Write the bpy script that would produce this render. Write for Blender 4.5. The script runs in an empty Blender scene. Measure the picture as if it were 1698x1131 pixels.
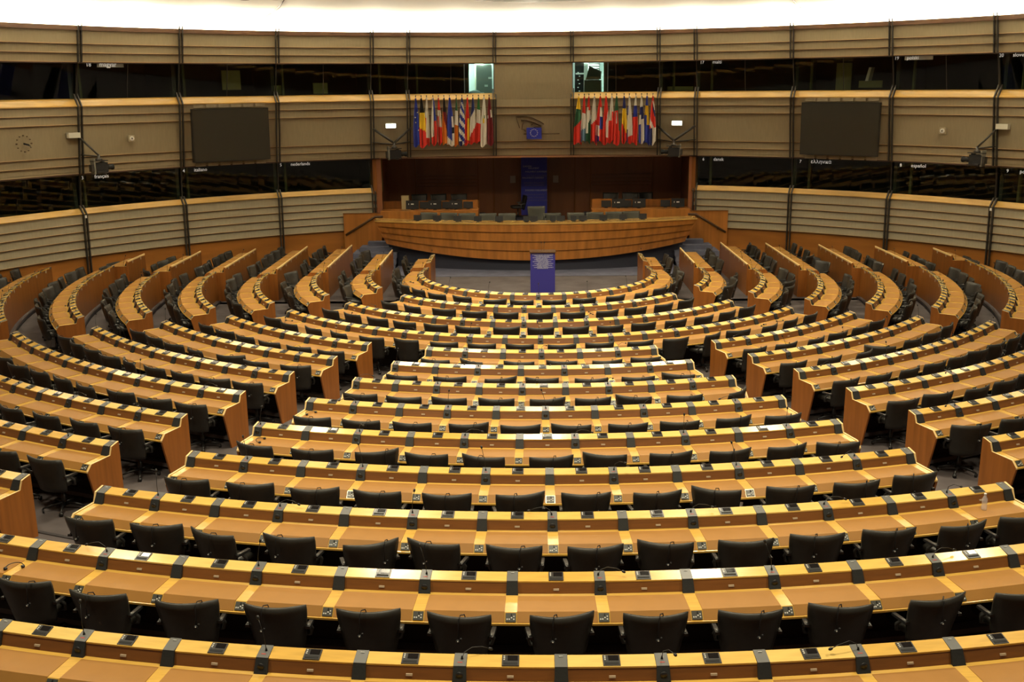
import bpy, bmesh, math, random
from math import sin, cos, pi, radians as rad
from mathutils import Vector, Matrix
random.seed(11)
C = bpy.context.scene.collection
sc = bpy.context.scene

# ---------------------------------------------------------------- camera
CAM = (-0.26235, -29.508, 6.09645); YAW, PIT, ROL, FPX = -0.016452, 0.244146, -0.010087, 1702.16
fwd = Vector((sin(YAW)*cos(PIT), cos(YAW)*cos(PIT), -sin(PIT)))
rgt0 = Vector((cos(YAW), -sin(YAW), 0)); up0 = rgt0.cross(fwd)
rgt = rgt0*cos(ROL) + up0*sin(ROL); upv = -rgt0*sin(ROL) + up0*cos(ROL)
cd = bpy.data.cameras.new('camera'); cam = bpy.data.objects.new('camera', cd); C.objects.link(cam)
cd.sensor_width = 36; cd.lens = FPX/1698*36; cd.clip_start = .1; cd.clip_end = 200
cam.matrix_world = Matrix(((rgt.x, upv.x, -fwd.x, CAM[0]), (rgt.y, upv.y, -fwd.y, CAM[1]), (rgt.z, upv.z, -fwd.z, CAM[2]), (0, 0, 0, 1)))
sc.camera = cam
def px(p):                                   # image position (for leaving out what the frame never shows)
    q = Vector(p) - Vector(CAM); d = q.dot(fwd)
    return (849 + FPX*q.dot(rgt)/d, 565.5 - FPX*q.dot(upv)/d, d)

# ---------------------------------------------------------------- world, light, exposure
w = bpy.data.worlds.new('world'); sc.world = w; w.use_nodes = True
w.node_tree.nodes['Background'].inputs[0].default_value = (1.0, .90, .72, 1)
w.node_tree.nodes['Background'].inputs[1].default_value = .11
sc.view_settings.view_transform = 'Standard'; sc.view_settings.look = 'None'
sc.view_settings.exposure = -0.08; sc.view_settings.gamma = 1
sc.view_settings.use_curve_mapping = False
XC, YC = -.037, -9.26                        # axis of the round chamber wall
CEIL = 8.4
LAMPS = [(-5.5, -20.5, 1.0), (0, -21.5, 1.0), (5.5, -20.5, 1.0), (-8.6, -14.5, .5), (-3.0, -14.6, 1.15), (3.0, -14.6, 1.15), (8.6, -14.5, .5),
         (-6.0, -8.6, .5), (0, -8.6, 1.1), (6.0, -8.6, .5), (-9.5, -4.5, .35), (9.5, -4.5, .35), (-4.4, -2.6, .6), (4.4, -2.6, .6), (0, -4.9, .6), (-2.2, -3.0, .95), (2.2, -3.0, .95), (-12.6, -11.5, .3), (12.6, -11.5, .3), (-11.0, -2.4, .45), (11.0, -2.4, .45)]  # outermost pairs added near the walls to brighten them
LAMP_W = 240
for x, y, k in LAMPS:
    l = bpy.data.lights.new('downlight_beam', 'AREA'); l.shape = 'DISK'; l.size = 1.1; l.energy = LAMP_W*k; l.color = (1, .885, .63)
    l.spread = rad(140)
    o = bpy.data.objects.new('downlight_beam', l); C.objects.link(o); o.location = (x, y, CEIL-.13)

for i in range(17):                          # spots added behind the top rail to brighten the ceiling
    a = rad(-72+9*i); l = bpy.data.lights.new('added_uplight', 'SPOT'); l.energy = 950; l.color = (1, .90, .68); l.spot_size = rad(85); l.spot_blend = .9; l.shadow_soft_size = .04
    o = bpy.data.objects.new('added_uplight', l); C.objects.link(o); o.location = (XC+17.35*sin(a), YC+17.35*cos(a), 7.87)
    o.rotation_euler = Vector((-sin(a)*8, -cos(a)*8, .9)).to_track_quat('-Z', 'Y').to_euler()

# ---------------------------------------------------------------- materials
def mat(name, col, rough=.5, metal=0, noise=0, nscale=(8, 8, 8), col2=None, emit=0, bump=0, spec=.5, coat=0):
    m = bpy.data.materials.new(name); m.use_nodes = True; nt = m.node_tree; b = nt.nodes['Principled BSDF']
    b.inputs['Base Color'].default_value = (*col, 1); b.inputs['Roughness'].default_value = rough; b.inputs['Metallic'].default_value = metal
    b.inputs['Specular IOR Level'].default_value = spec
    if coat: b.inputs['Coat Weight'].default_value = coat; b.inputs['Coat Roughness'].default_value = .12
    if noise or bump:
        tc = nt.nodes.new('ShaderNodeTexCoord'); mp = nt.nodes.new('ShaderNodeMapping'); mp.inputs['Scale'].default_value = nscale
        n = nt.nodes.new('ShaderNodeTexNoise'); n.inputs['Scale'].default_value = 1; n.inputs['Detail'].default_value = 3
        nt.links.new(tc.outputs['Object'], mp.inputs[0]); nt.links.new(mp.outputs[0], n.inputs[0])
        if noise:
            r = nt.nodes.new('ShaderNodeValToRGB'); r.color_ramp.elements[0].position = .3; r.color_ramp.elements[1].position = .7
            c2 = col2 or tuple(c*(1-noise) for c in col)
            r.color_ramp.elements[0].color = (*c2, 1); r.color_ramp.elements[1].color = (*col, 1)
            nt.links.new(n.outputs[0], r.inputs[0]); nt.links.new(r.outputs[0], b.inputs['Base Color'])
        if bump:
            bp = nt.nodes.new('ShaderNodeBump'); bp.inputs['Strength'].default_value = bump; bp.inputs['Distance'].default_value = .01
            nt.links.new(n.outputs[0], bp.inputs['Height']); nt.links.new(bp.outputs[0], b.inputs['Normal'])
    if emit:
        b.inputs['Emission Color'].default_value = (*col, 1); b.inputs['Emission Strength'].default_value = emit
    return m
M = {}
M['maple'] = mat('maple veneer', (.78, .50, .115), .24, noise=.16, nscale=(3, 30, 30), coat=.3)
M['maple2'] = mat('maple veneer golden', (.72, .43, .085), .24, noise=.18, nscale=(3, 30, 30), coat=.3)
M['maple3'] = mat('maple veneer pale', (.82, .57, .17), .2, noise=.14, nscale=(3, 30, 30), coat=.4)
M['edge'] = mat('pale wood edge', (.85, .62, .28), .4)
M['pad'] = mat('tan leather', (.385, .185, .042), .46, noise=.12, nscale=(3, 3, 3), bump=.05, spec=.3)
M['face'] = mat('brown wood strip', (.215, .082, .017), .38, noise=.2, nscale=(3, 3, 30))
M['panel'] = mat('cherry wood panel', (.26, .095, .020), .30, noise=.32, nscale=(14, 14, .7), spec=.35)
M['panel_end'] = mat('cherry wood end panel', (.33, .112, .020), .36, noise=.28, nscale=(16, 16, .9))
M['wain'] = mat('orange wood wainscot', (.44, .17, .032), .33, noise=.3, nscale=(.6, .6, 3.5))
M['podium'] = mat('striped podium veneer', (.52, .20, .038), .33, noise=.38, nscale=(5.5, 5.5, .12))
M['recess'] = mat('dark recess wood', (.30, .115, .046), .4, noise=.3, nscale=(2.2, 2.2, .3))
M['sill'] = mat('glossy sill wood', (.66, .40, .11), .22, noise=.25, nscale=(1.2, 1.2, 14), coat=.4)
M['trimwood'] = mat('red brown top rail', (.10, .046, .018), .4, noise=.2, nscale=(3, 3, 10))
M['bead'] = mat('tan bead', (.50, .31, .13), .35)
M['groove_shade'] = mat('dark groove', (.05, .022, .01), .6)  # also paints the shadow lines under the lapped wall boards
M['fabric'] = mat('beige woven wall fabric', (.33, .27, .168), .55, noise=.10, nscale=(22, 22, 1.2), spec=.3)
M['fabric2'] = mat('grey beige slat fabric', (.37, .325, .225), .65, noise=.10, nscale=(26, 26, 1.5), spec=.25)
M['dark'] = mat('painted under desk shade', (.012, .010, .009), .7)  # near-black colour stands in for shade in the knee space
M['leather'] = mat('black leather', (.024, .022, .018), .45, noise=.3, nscale=(9, 9, 9), bump=.25, spec=.5)
M['leather_g'] = mat('grey green leather', (.05, .049, .034), .5)
M['plastic'] = mat('black plastic', (.012, .012, .013), .4)
M['greymetal'] = mat('grey metal arm', (.10, .10, .095), .4, .4)
M['cap'] = mat('grey speaker cap', (.105, .108, .105), .38)
M['spk'] = mat('charcoal speaker face', (.022, .024, .024), .5, noise=.3, nscale=(60, 60, 60))
M['screen'] = mat('black glass screen', (.006, .006, .008), .12)
M['bezel'] = mat('dark console bezel', (.05, .05, .052), .3, .4)
M['ctrl'] = mat('control strip grey', (.075, .078, .07), .4, .3)
M['button'] = mat('pale buttons', (.62, .62, .58), .35)
M['red'] = mat('red mark', (.55, .035, .02), .5)
M['plate'] = mat('pale number plate', (.45, .36, .25), .4)
M['metal'] = mat('dark metal upright', (.050, .044, .036), .45, .3)
M['carpet'] = mat('grey mauve carpet', (.130, .112, .112), .95, noise=.35, nscale=(1.6, 1.6, 1.6), spec=.1)
M['carpet_blue'] = mat('slate blue carpet', (.14, .145, .20), .95, noise=.25, nscale=(3, 3, 3), spec=.1)
M['nosing'] = mat('dark step nosing', (.035, .03, .032), .5)
M['darkbase'] = mat('dark blue plinth', (.022, .024, .040), .7)
M['ceil'] = mat('white plaster ceiling', (.86, .84, .77), .9)
M['dome'] = mat('beige ceiling dome', (.20, .165, .11), .8)  # beige darkened to imitate the dome lying out of the cove light
M['cove'] = mat('cove lamp', (1, .90, .70), emit=40)
M['lampon'] = mat('lit lamp diffuser', (.95, 1, .93), emit=7)
M['lampoff'] = mat('unlit white lamp', (.62, .60, .50), .4)
M['black'] = mat('matt black', (.008, .008, .008), .8)
M['white'] = mat('white card', (.75, .74, .70), .6)
M['letter'] = mat('glowing white lettering', (.80, .80, .76), .6, emit=.35)  # slight glow added to brighten the lettering; rack lights share it
M['letter2'] = mat('pale print', (.60, .60, .72), .6)
M['letter3'] = mat('dim blue print', (.16, .15, .34), .6)
M['euro'] = mat('royal blue', (.022, .034, .36), .5)
M['lectern'] = mat('lectern blue', (.034, .029, .23), .5)
M['banner'] = mat('banner blue', (.04, .045, .42), .6)
M['star'] = mat('star yellow white', (.85, .82, .55), .5)
M['logo'] = mat('brown logo bar', (.095, .055, .02), .5)
M['tv'] = mat('blank screen', (.038, .034, .024), .3)
M['tvframe'] = mat('screen frame', (.02, .018, .015), .4)
M['mullion'] = mat('booth divider green', (.10, .11, .045), .8)
M['plate2'] = mat('plaque', (.50, .42, .36), .5)
M['vent'] = mat('vent slats', (.42, .35, .23), .5)
M['olive'] = mat('olive board', (.24, .23, .09), .8)
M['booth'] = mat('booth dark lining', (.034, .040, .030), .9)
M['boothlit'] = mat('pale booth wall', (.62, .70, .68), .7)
M['boothbeige'] = mat('booth door beige', (.55, .56, .38), .7)
M['bottle'] = mat('clear bottle plastic', (.75, .75, .8), .08)
M['bottle'].node_tree.nodes['Principled BSDF'].inputs['Alpha'].default_value = .35
for nme, c in dict(f_blue=(.03, .05, .38), f_navy=(.02, .03, .16), f_red=(.72, .035, .02), f_dred=(.20, .012, .02), f_yel=(.90, .62, .03), f_blk=(.012, .012, .012),
                   f_wht=(.86, .83, .76), f_grn=(.03, .13, .06), f_lgrn=(.05, .28, .08), f_org=(.75, .22, .02), f_lblue=(.16, .30, .46)).items():
    M[nme] = mat(nme[2:]+' flag cloth', c, .75)
def glass():
    m = bpy.data.materials.new('tinted booth glass'); m.use_nodes = True; nt = m.node_tree; nt.nodes.clear()
    o = nt.nodes.new('ShaderNodeOutputMaterial'); mx = nt.nodes.new('ShaderNodeMixShader'); t = nt.nodes.new('ShaderNodeBsdfTransparent')
    g = nt.nodes.new('ShaderNodeBsdfGlossy'); f = nt.nodes.new('ShaderNodeFresnel'); f.inputs[0].default_value = 1.38
    t.inputs[0].default_value = (.62, .70, .62, 1); g.inputs['Roughness'].default_value = .02
    nt.links.new(f.outputs[0], mx.inputs[0]); nt.links.new(t.outputs[0], mx.inputs[1]); nt.links.new(g.outputs[0], mx.inputs[2]); nt.links.new(mx.outputs[0], o.inputs[0])
    return m
M['glass'] = glass()

# ---------------------------------------------------------------- builders
class MB:
    def __init__(s): s.v = []; s.f = []; s.m = []; s.mats = []; s.sm = []
    def mi(s, m):
        if m not in s.mats: s.mats.append(m)
        return s.mats.index(m)
    def add(s, vs, fs, m, smooth=False):
        b = len(s.v); s.v += [tuple(p) for p in vs]; k = s.mi(m)
        for f in fs: s.f.append([b+i for i in f]); s.m.append(k); s.sm.append(smooth)
    def box(s, c, d, m, rz=0, F=None):
        vs = []
        for i in (-1, 1):
            for j in (-1, 1):
                for k in (-1, 1):
                    x, y, z = i*d[0]/2, j*d[1]/2, k*d[2]/2
                    x, y = x*cos(rz)-y*sin(rz), x*sin(rz)+y*cos(rz)
                    p = (c[0]+x, c[1]+y, c[2]+z); vs.append(F(*p) if F else p)
        s.add(vs, [(0, 1, 3, 2), (4, 6, 7, 5), (0, 4, 5, 1), (2, 3, 7, 6), (0, 2, 6, 4), (1, 5, 7, 3)], m)
    def hexa(s, a, b, m):                     # two quads of four points -> solid
        s.add(list(a)+list(b), [(0, 1, 2, 3), (7, 6, 5, 4), (0, 4, 5, 1), (1, 5, 6, 2), (2, 6, 7, 3), (3, 7, 4, 0)], m)
    def tube(s, pts, r, m, n=6, caps=True):
        pts = [Vector(p) for p in pts]; rs = r if isinstance(r, (list, tuple)) else [r]*len(pts); vs = []; fs = []
        for i, p in enumerate(pts):
            d = (pts[min(i+1, len(pts)-1)] - pts[max(i-1, 0)]).normalized()
            a = Vector((0, 0, 1)) if abs(d.z) < .9 else Vector((1, 0, 0))
            x = d.cross(a).normalized(); y = d.cross(x)
            for k in range(n): t = 2*pi*k/n; vs.append(p + (x*cos(t)+y*sin(t))*rs[i])
        for i in range(len(pts)-1):
            for k in range(n): fs.append((i*n+k, i*n+(k+1) % n, (i+1)*n+(k+1) % n, (i+1)*n+k))
        if caps: fs += [tuple(range(n))[::-1], tuple((len(pts)-1)*n+k for k in range(n))]
        s.add(vs, fs, m, True)
    def lathe(s, c, prof, m, n=12, axis='z'):
        vs = []; fs = []
        for r, h in prof:
            for k in range(n):
                t = 2*pi*k/n
                if axis == 'z': vs.append((c[0]+r*cos(t), c[1]+r*sin(t), c[2]+h))
                elif axis == 'y': vs.append((c[0]+r*cos(t), c[1]+h, c[2]+r*sin(t)))
                else: vs.append((c[0]+h, c[1]+r*cos(t), c[2]+r*sin(t)))
        for i in range(len(prof)-1):
            for k in range(n): fs.append((i*n+k, i*n+(k+1) % n, (i+1)*n+(k+1) % n, (i+1)*n+k))
        s.add(vs, fs+[tuple(range(n))[::-1], tuple((len(prof)-1)*n+k for k in range(n))], m, True)
    def sweep(s, F, us, prof, m, closed=True, caps=True, mlist=None):   # prof of (a,z) swept along us through F(u,a,z)
        np_ = len(prof); vs = [F(u, a, z) for u in us for a, z in prof]
        lim = np_ if closed else np_-1
        for j in range(lim):
            mm = mlist[j] if mlist else m
            fs = [(i*np_+j, i*np_+(j+1) % np_, (i+1)*np_+(j+1) % np_, (i+1)*np_+j) for i in range(len(us)-1)]
            b = len(s.v); k = s.mi(mm)
            for f in fs: s.f.append([b+q for q in f]); s.m.append(k); s.sm.append(False)
        b = len(s.v); s.v += [tuple(p) for p in vs]
        if closed and caps:
            k = s.mi(mlist[-1] if mlist else m)
            for base in (0, (len(us)-1)*np_): s.f.append([b+base+q for q in range(np_)]); s.m.append(k); s.sm.append(False)
    def mesh(s, name, off=(0, 0, 0)):
        me = bpy.data.meshes.new(name); me.from_pydata([(x-off[0], y-off[1], z-off[2]) for x, y, z in s.v], [], s.f)
        for m in s.mats: me.materials.append(m)
        me.polygons.foreach_set('material_index', s.m); me.polygons.foreach_set('use_smooth', s.sm)
        bm = bmesh.new(); bm.from_mesh(me); bmesh.ops.recalc_face_normals(bm, faces=bm.faces); bm.to_mesh(me); bm.free()
        me.update(); return me
    def build(s, name, parent=None, loc=None):
        if parent is not None:
            o = bpy.data.objects.new(name, s.mesh(name, tuple(parent['_o']) if '_o' in parent else (0, 0, 0))); o.parent = parent
        else:
            l = loc or (0, 0, 0); o = bpy.data.objects.new(name, s.mesh(name, l)); o.location = l
        C.objects.link(o); return o
def tag(o, label=None, cat=None, group=None, kind=None):
    if label: o['label'] = label
    if cat: o['category'] = cat
    if group: o['group'] = group
    if kind: o['kind'] = kind
    return o
def empty(name, loc=(0, 0, 0), rz=0, **k):
    o = bpy.data.objects.new(name, None); o.location = loc; o.rotation_euler = (0, 0, rz); o.empty_display_size = .1; C.objects.link(o); return tag(o, **k)
def put(me, name, parent, loc, rz=0, rx=0, ry=0):
    o = bpy.data.objects.new(name, me); o.parent = parent; o.location = loc; o.rotation_euler = (rx, ry, rz); C.objects.link(o); return o
def struct(mb, name): return tag(mb.build(name), kind='structure')
def text(body, name, size, m, parent=None, loc=(0, 0, 0), rot=(pi/2, 0, 0), align='LEFT', ext=.002, sx=1):
    cu = bpy.data.curves.new(name, 'FONT'); cu.body = body; cu.size = size; cu.extrude = ext; cu.align_x = align; cu.materials.append(m); cu.resolution_u = 2
    o = bpy.data.objects.new(name, cu); o.location = loc; o.rotation_euler = rot; o.parent = parent; o.scale = (sx, 1, 1); C.objects.link(o); return o
ORD = ['', 'first', 'second', 'third', 'fourth', 'fifth', 'sixth', 'seventh', 'eighth', 'ninth', 'tenth', 'eleventh', 'twelfth', 'thirteenth', 'fourteenth', 'fifteenth',
       'sixteenth', 'seventeenth', 'eighteenth', 'nineteenth', 'twentieth', 'twenty-first', 'twenty-second']
def frange(a, b, n): return [a+(b-a)*i/n for i in range(n+1)]

# ================================================================ the round wall
def Wp(phi, R, z): return (XC+R*sin(phi), YC+R*cos(phi), z)
COLS = [rad(a) for a in (-52.13, -41.17, -30.27, -19.24, -14.91, -4.64, 4.64, 14.91, 19.24, 30.27, 41.17, 52.13)]
PE = rad(74)
FULL = frange(-PE, PE, 96)
def Fw(u, a, z): return Wp(u, a, z)
def boards(mb, us, pts, matf, lines):
    """clapboard wall: pts = [(R,z) top, (R,z) bottom], lines = heights where one board laps over the next"""
    (R0, z0), (R1, z1) = pts
    def Rr(z): return R0+(R1-R0)*(z0-z)/(z0-z1)
    zs = [z0]+lines+[z1]
    for i in range(len(zs)-1):
        a, b = zs[i], zs[i+1]; last = (i == len(zs)-2)
        mb.sweep(Fw, us, [(Rr(a)+.025, a), (Rr(b)-.008, b+.014)], matf, closed=False)
        mb.sweep(Fw, us, [(Rr(b)-.008, b+.014), (Rr(b)-.022, b+.014), (Rr(b)-.022, b), (Rr(b)-.022, b-.016), (Rr(b)+.03, b-.016)], M['bead'], closed=False,
                 mlist=[M['bead'], M['bead'], M['groove_shade'], M['groove_shade']])
def side_us(a, b, n): return frange(a, b, n)
# upper band
mb = MB()
boards(mb, FULL, [(16.44, 7.77), (16.66, 6.87)], M['fabric'], [7.37, 7.12])
mb.sweep(Fw, FULL, [(16.40, 7.74), (16.40, 7.87), (16.62, 7.87), (16.62, 7.74)], M['trimwood'], caps=False)
struct(mb, 'wall_back_upper')
# middle band
mb = MB()
for u0, u1, n in ((-PE, COLS[5], 44), (COLS[6], PE, 44)):
    boards(mb, frange(u0, u1, n), [(16.9, 5.62), (17.22, 3.65)], M['fabric'], [5.36, 5.10, 4.15, 3.90])
mb.sweep(Fw, frange(COLS[5], COLS[6], 10), [(16.68, 6.87), (16.92, 5.62)], M['fabric'], closed=False)
boards(mb, frange(COLS[5], COLS[6], 10), [(16.9, 5.62), (17.22, 3.65)], M['fabric'], [5.36, 5.10, 4.15, 3.90])
mb.sweep(Fw, FULL, [(17.18, 3.66), (17.18, 3.62), (17.9, 3.62)], M['groove_shade'], closed=False)
struct(mb, 'wall_back_middle')
# lower slats and wainscot, left and right of the podium recess
OPEN = rad(18.75)
for nm, u0, u1 in (('left', -PE, -OPEN), ('right', OPEN, PE)):
    mb = MB(); us = frange(u0, u1, 42)
    boards(mb, us, [(17.28, 2.44), (17.32, 1.15)], M['fabric2'], [2.15, 1.91, 1.655, 1.405])
    mb.sweep(Fw, us, [(17.36, 1.15), (17.40, 0), (17.5, 0)], M['wain'], closed=False)
    struct(mb, 'wall_'+nm+'_lower')
    mb = MB(); k = 10 if nm == 'left' else 10
    edge = -OPEN if nm == 'left' else OPEN
    mb.sweep(Fw, us, [(17.46, 2.60), (17.24, 2.46), (17.24, 2.44), (17.5, 2.44), (17.5, 2.60)], M['sill'])
    tag(struct(mb, 'trim_%d' % (1 if nm == 'left' else 2)))
    mb = MB()
    a, b = (-PE, COLS[5]+rad(.25)) if nm == 'left' else (COLS[6]-rad(.25), PE)
    mb.sweep(Fw, frange(a, b, 46), [(17.08, 5.84), (16.86, 5.64), (16.86, 5.61), (17.12, 5.61), (17.12, 5.84)], M['sill'])
    tag(struct(mb, 'trim_%d' % (3 if nm == 'left' else 4)))
# window heads
mb = MB(); mb.sweep(Fw, FULL, [(16.64, 6.87), (16.64, 6.84), (17.2, 6.84)], M['groove_shade'], closed=False); struct(mb, 'trim_5')
# booths behind the glass: dark lining, floor, partitions
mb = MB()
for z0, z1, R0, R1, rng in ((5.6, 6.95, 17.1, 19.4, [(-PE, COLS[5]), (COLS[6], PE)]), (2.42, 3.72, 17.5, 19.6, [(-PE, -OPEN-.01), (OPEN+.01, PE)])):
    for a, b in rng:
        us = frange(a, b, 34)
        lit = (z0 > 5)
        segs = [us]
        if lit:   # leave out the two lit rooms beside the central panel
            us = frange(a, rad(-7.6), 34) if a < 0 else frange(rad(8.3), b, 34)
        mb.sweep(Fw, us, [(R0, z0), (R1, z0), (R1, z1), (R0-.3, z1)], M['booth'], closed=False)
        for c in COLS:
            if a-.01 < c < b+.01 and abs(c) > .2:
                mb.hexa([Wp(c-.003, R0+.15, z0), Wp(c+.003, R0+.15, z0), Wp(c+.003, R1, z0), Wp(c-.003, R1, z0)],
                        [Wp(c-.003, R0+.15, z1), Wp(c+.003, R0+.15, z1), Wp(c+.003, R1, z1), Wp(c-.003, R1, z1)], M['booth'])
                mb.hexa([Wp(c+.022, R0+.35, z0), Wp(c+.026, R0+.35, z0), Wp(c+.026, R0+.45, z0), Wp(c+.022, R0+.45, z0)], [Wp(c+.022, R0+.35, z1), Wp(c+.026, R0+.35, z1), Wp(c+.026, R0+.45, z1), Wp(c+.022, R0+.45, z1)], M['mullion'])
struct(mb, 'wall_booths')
# the two lit rooms
def litroom(nm, a, b, cells):
    mb = MB(); mb.sweep(Fw, frange(rad(a), rad(b), 4), [(17.1, 5.6), (19.0, 5.6), (19.0, 6.95), (16.9, 6.95)], M['boothlit'], closed=False)
    for c in (a, b):
        c = rad(c); mb.add([Wp(c, 17.12, 5.6), Wp(c, 19, 5.6), Wp(c, 19, 6.95), Wp(c, 17.0, 6.95)], [(0, 1, 2, 3)], M['boothlit'])
    struct(mb, 'wall_'+nm)
    l = bpy.data.lights.new('booth_lamp', 'AREA'); l.size = .5; l.energy = 80; l.color = (.82, 1, .95)
    o = bpy.data.objects.new('booth_lamp', l); C.objects.link(o); o.location = Wp(rad((a+b)/2), 18.3, 6.9)
litroom('booth_left', -7.6, -4.7, None); litroom('booth_right', 4.7, 8.3, None)
def wallthing(name, phi, R, z, **k): return empty(name, Wp(rad(phi), R, z), -rad(phi), **k)
# furniture of the lit rooms
t = wallthing('door', -6.9, 18.6, 5.62, label='beige door leaf standing inside the lit booth left of the central panel', cat='door')
mb = MB(); mb.box((.28, 0, .62), (.34, .05, 1.24), M['boothbeige']); put(mb.mesh('leaf'), 'leaf', t, (0, 0, 0)); mb = MB(); mb.tube([(.40, -.05, .5), (.40, -.05, .75)], .012, M['white']); put(mb.mesh('handle'), 'handle', t, (0, 0, 0))
t = wallthing('desk_console', -5.5, 18.3, 5.62, label='dark equipment rack inside the lit booth left of the central panel', cat='equipment rack')
mb = MB(); mb.box((0, 0, .6), (.62, .4, 1.2), mat('rack grey', (.13, .15, .13), .5)); put(mb.mesh('cabinet'), 'cabinet', t, (0, 0, 0))
mb = MB()
for i in range(3): mb.box((-.1+.14*i, -.21, .2+.27*i), (.12, .02, .07), M['button'])
put(mb.mesh('indicator'), 'indicator', t, (0, 0, 0))
t = wallthing('office_chair', -6.75, 17.8, 5.62, label='grey rounded chair back seen low inside the left lit booth', cat='chair')
mb = MB(); mb.lathe((0, 0, .02), [(.26, 0), (.26, .14), (.18, .26), (.05, .30)], mat('booth chair cloth', (.06, .09, .08), .8), 14); put(mb.mesh('backrest'), 'backrest', t, (0, 0, 0))
t = wallthing('equipment_rack', 5.35, 18.3, 5.62, label='tall black rack with small lights inside the right lit booth', cat='equipment rack')
mb = MB(); mb.box((0, 0, .62), (.36, .4, 1.24), M['black']); put(mb.mesh('cabinet'), 'cabinet', t, (0, 0, 0)); mb = MB()
for i in range(7): mb.box((-.06+.05*(i % 2), -.21, .12+.13*i), (.05, .02, .03), M['letter'])
mb.box((0, -.21, .86), (.30, .02, .05), M['letter']); put(mb.mesh('indicator'), 'indicator', t, (0, 0, 0))
t = wallthing('pillar', 6.05, 18.1, 5.62, label='white vertical post beside the black rack in the right lit booth', cat='post')
mb = MB(); mb.box((0, 0, .62), (.15, .1, 1.24), M['white']); put(mb.mesh('post'), 'post', t, (0, 0, 0))
t = wallthing('wall_shelf', 6.7, 18.75, 5.62, label='dark shelving with pale slats behind the monitor in the right booth', cat='shelf')
mb = MB(); mb.box((0, 0, .62), (.5, .1, 1.24), M['tvframe']); put(mb.mesh('back_panel'), 'back_panel', t, (0, 0, 0)); mb = MB()
for i in range(7): mb.box((0, -.07, .62+.09*i), (.46, .03, .03), M['button'])
put(mb.mesh('slat'), 'slat', t, (0, 0, 0))
t = wallthing('monitor', 6.95, 17.6, 5.62, label='bulky dark green monitor standing on a stack in the right lit booth', cat='monitor')
mg = mat('monitor shell', (.06, .075, .045), .6)
mb = MB(); mb.box((0, 0, .32), (.6, .4, .62), mg); put(mb.mesh('cabinet'), 'cabinet', t, (0, 0, 0)); mb = MB()
mb.hexa([(-.25, -.2, .64), (.28, -.2, .66), (.28, .1, .66), (-.25, .1, .64)], [(-.12, -.2, 1.12), (.30, -.2, .92), (.30, .1, .92), (-.12, .1, 1.12)], mg); put(mb.mesh('screen_housing'), 'screen_housing', t, (0, 0, 0))

# panes of glass between the uprights
wn = 0
BR = [-PE, *COLS, PE]
for i in range(len(BR)-1):
    a, b = BR[i], BR[i+1]
    if not (abs(a+b) < .02 and b < .1):
        wn += 1; mb = MB(); us = frange(a+.001, b-.001, 5)
        mb.sweep(Fw, us, [(16.80, 6.86), (17.04, 5.84)], M['glass'], closed=False); o = struct(mb, 'window_%d' % wn)
        if b-a > .1 and b-a < .3:
            m_ = (a+b)/2; mb = MB(); mb.hexa([Wp(m_-.0006, 16.79, 6.86), Wp(m_+.0006, 16.79, 6.86), Wp(m_+.0006, 16.82, 6.86), Wp(m_-.0006, 16.82, 6.86)],
                [Wp(m_-.0006, 17.03, 5.84), Wp(m_+.0006, 17.03, 5.84), Wp(m_+.0006, 17.06, 5.84), Wp(m_-.0006, 17.06, 5.84)], M['metal'])
            q = mb.build('window_frame'); q.parent = o
    if abs((a+b)/2) > .34:
        wn += 1; mb = MB(); us = frange(a+.001, b-.001, 5)
        mb.sweep(Fw, us, [(17.34, 3.64), (17.46, 2.60)], M['glass'], closed=False); struct(mb, 'window_%d' % wn)
# uprights
for i, c in enumerate(COLS):
    inner = i in (4, 5, 6, 7); n = i+1
    t = empty('wall_upright', Wp(c, 16.9, 0 if not inner else 3.6), 0, label='dark twin-rail metal upright on the curved wall, %s from the left' % ORD[n], cat='upright', group='metal uprights of the curved wall')
    off = t.location
    def rail(pts, wdt=.035, gap=.05, name='rail'):
        mb = MB()
        for sgn in (-1, 1):
            for (R0, z0), (R1, z1) in zip(pts[:-1], pts[1:]):
                d = sgn*gap/17
                A = [Wp(c+d-wdt/34, R0-.03, z0), Wp(c+d+wdt/34, R0-.03, z0), Wp(c+d+wdt/34, R0+.05, z0), Wp(c+d-wdt/34, R0+.05, z0)]
                B = [Wp(c+d-wdt/34, R1-.03, z1), Wp(c+d+wdt/34, R1-.03, z1), Wp(c+d+wdt/34, R1+.05, z1), Wp(c+d-wdt/34, R1+.05, z1)]
                mb.hexa(A, B, M['metal'])
        me = mb.mesh(name, tuple(off)); put(me, name, t, (0, 0, 0))
    rail([(16.36, 7.95), (16.56, 6.86)], name='upper_rail')
    rail([(16.72, 6.86), (16.98, 5.86)], .010, .004, name='mullion')
    rail([(17.02, 5.98), (16.82, 5.62), (17.13, 3.66)], name='middle_rail')
    if not inner:
        rail([(17.28, 3.62), (17.38, 2.62)], .010, .004, name='mullion')
        rail([(17.38, 2.70), (17.20, 2.44), (17.26, 1.10), (17.30, .0)], name='lower_rail')

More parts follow.
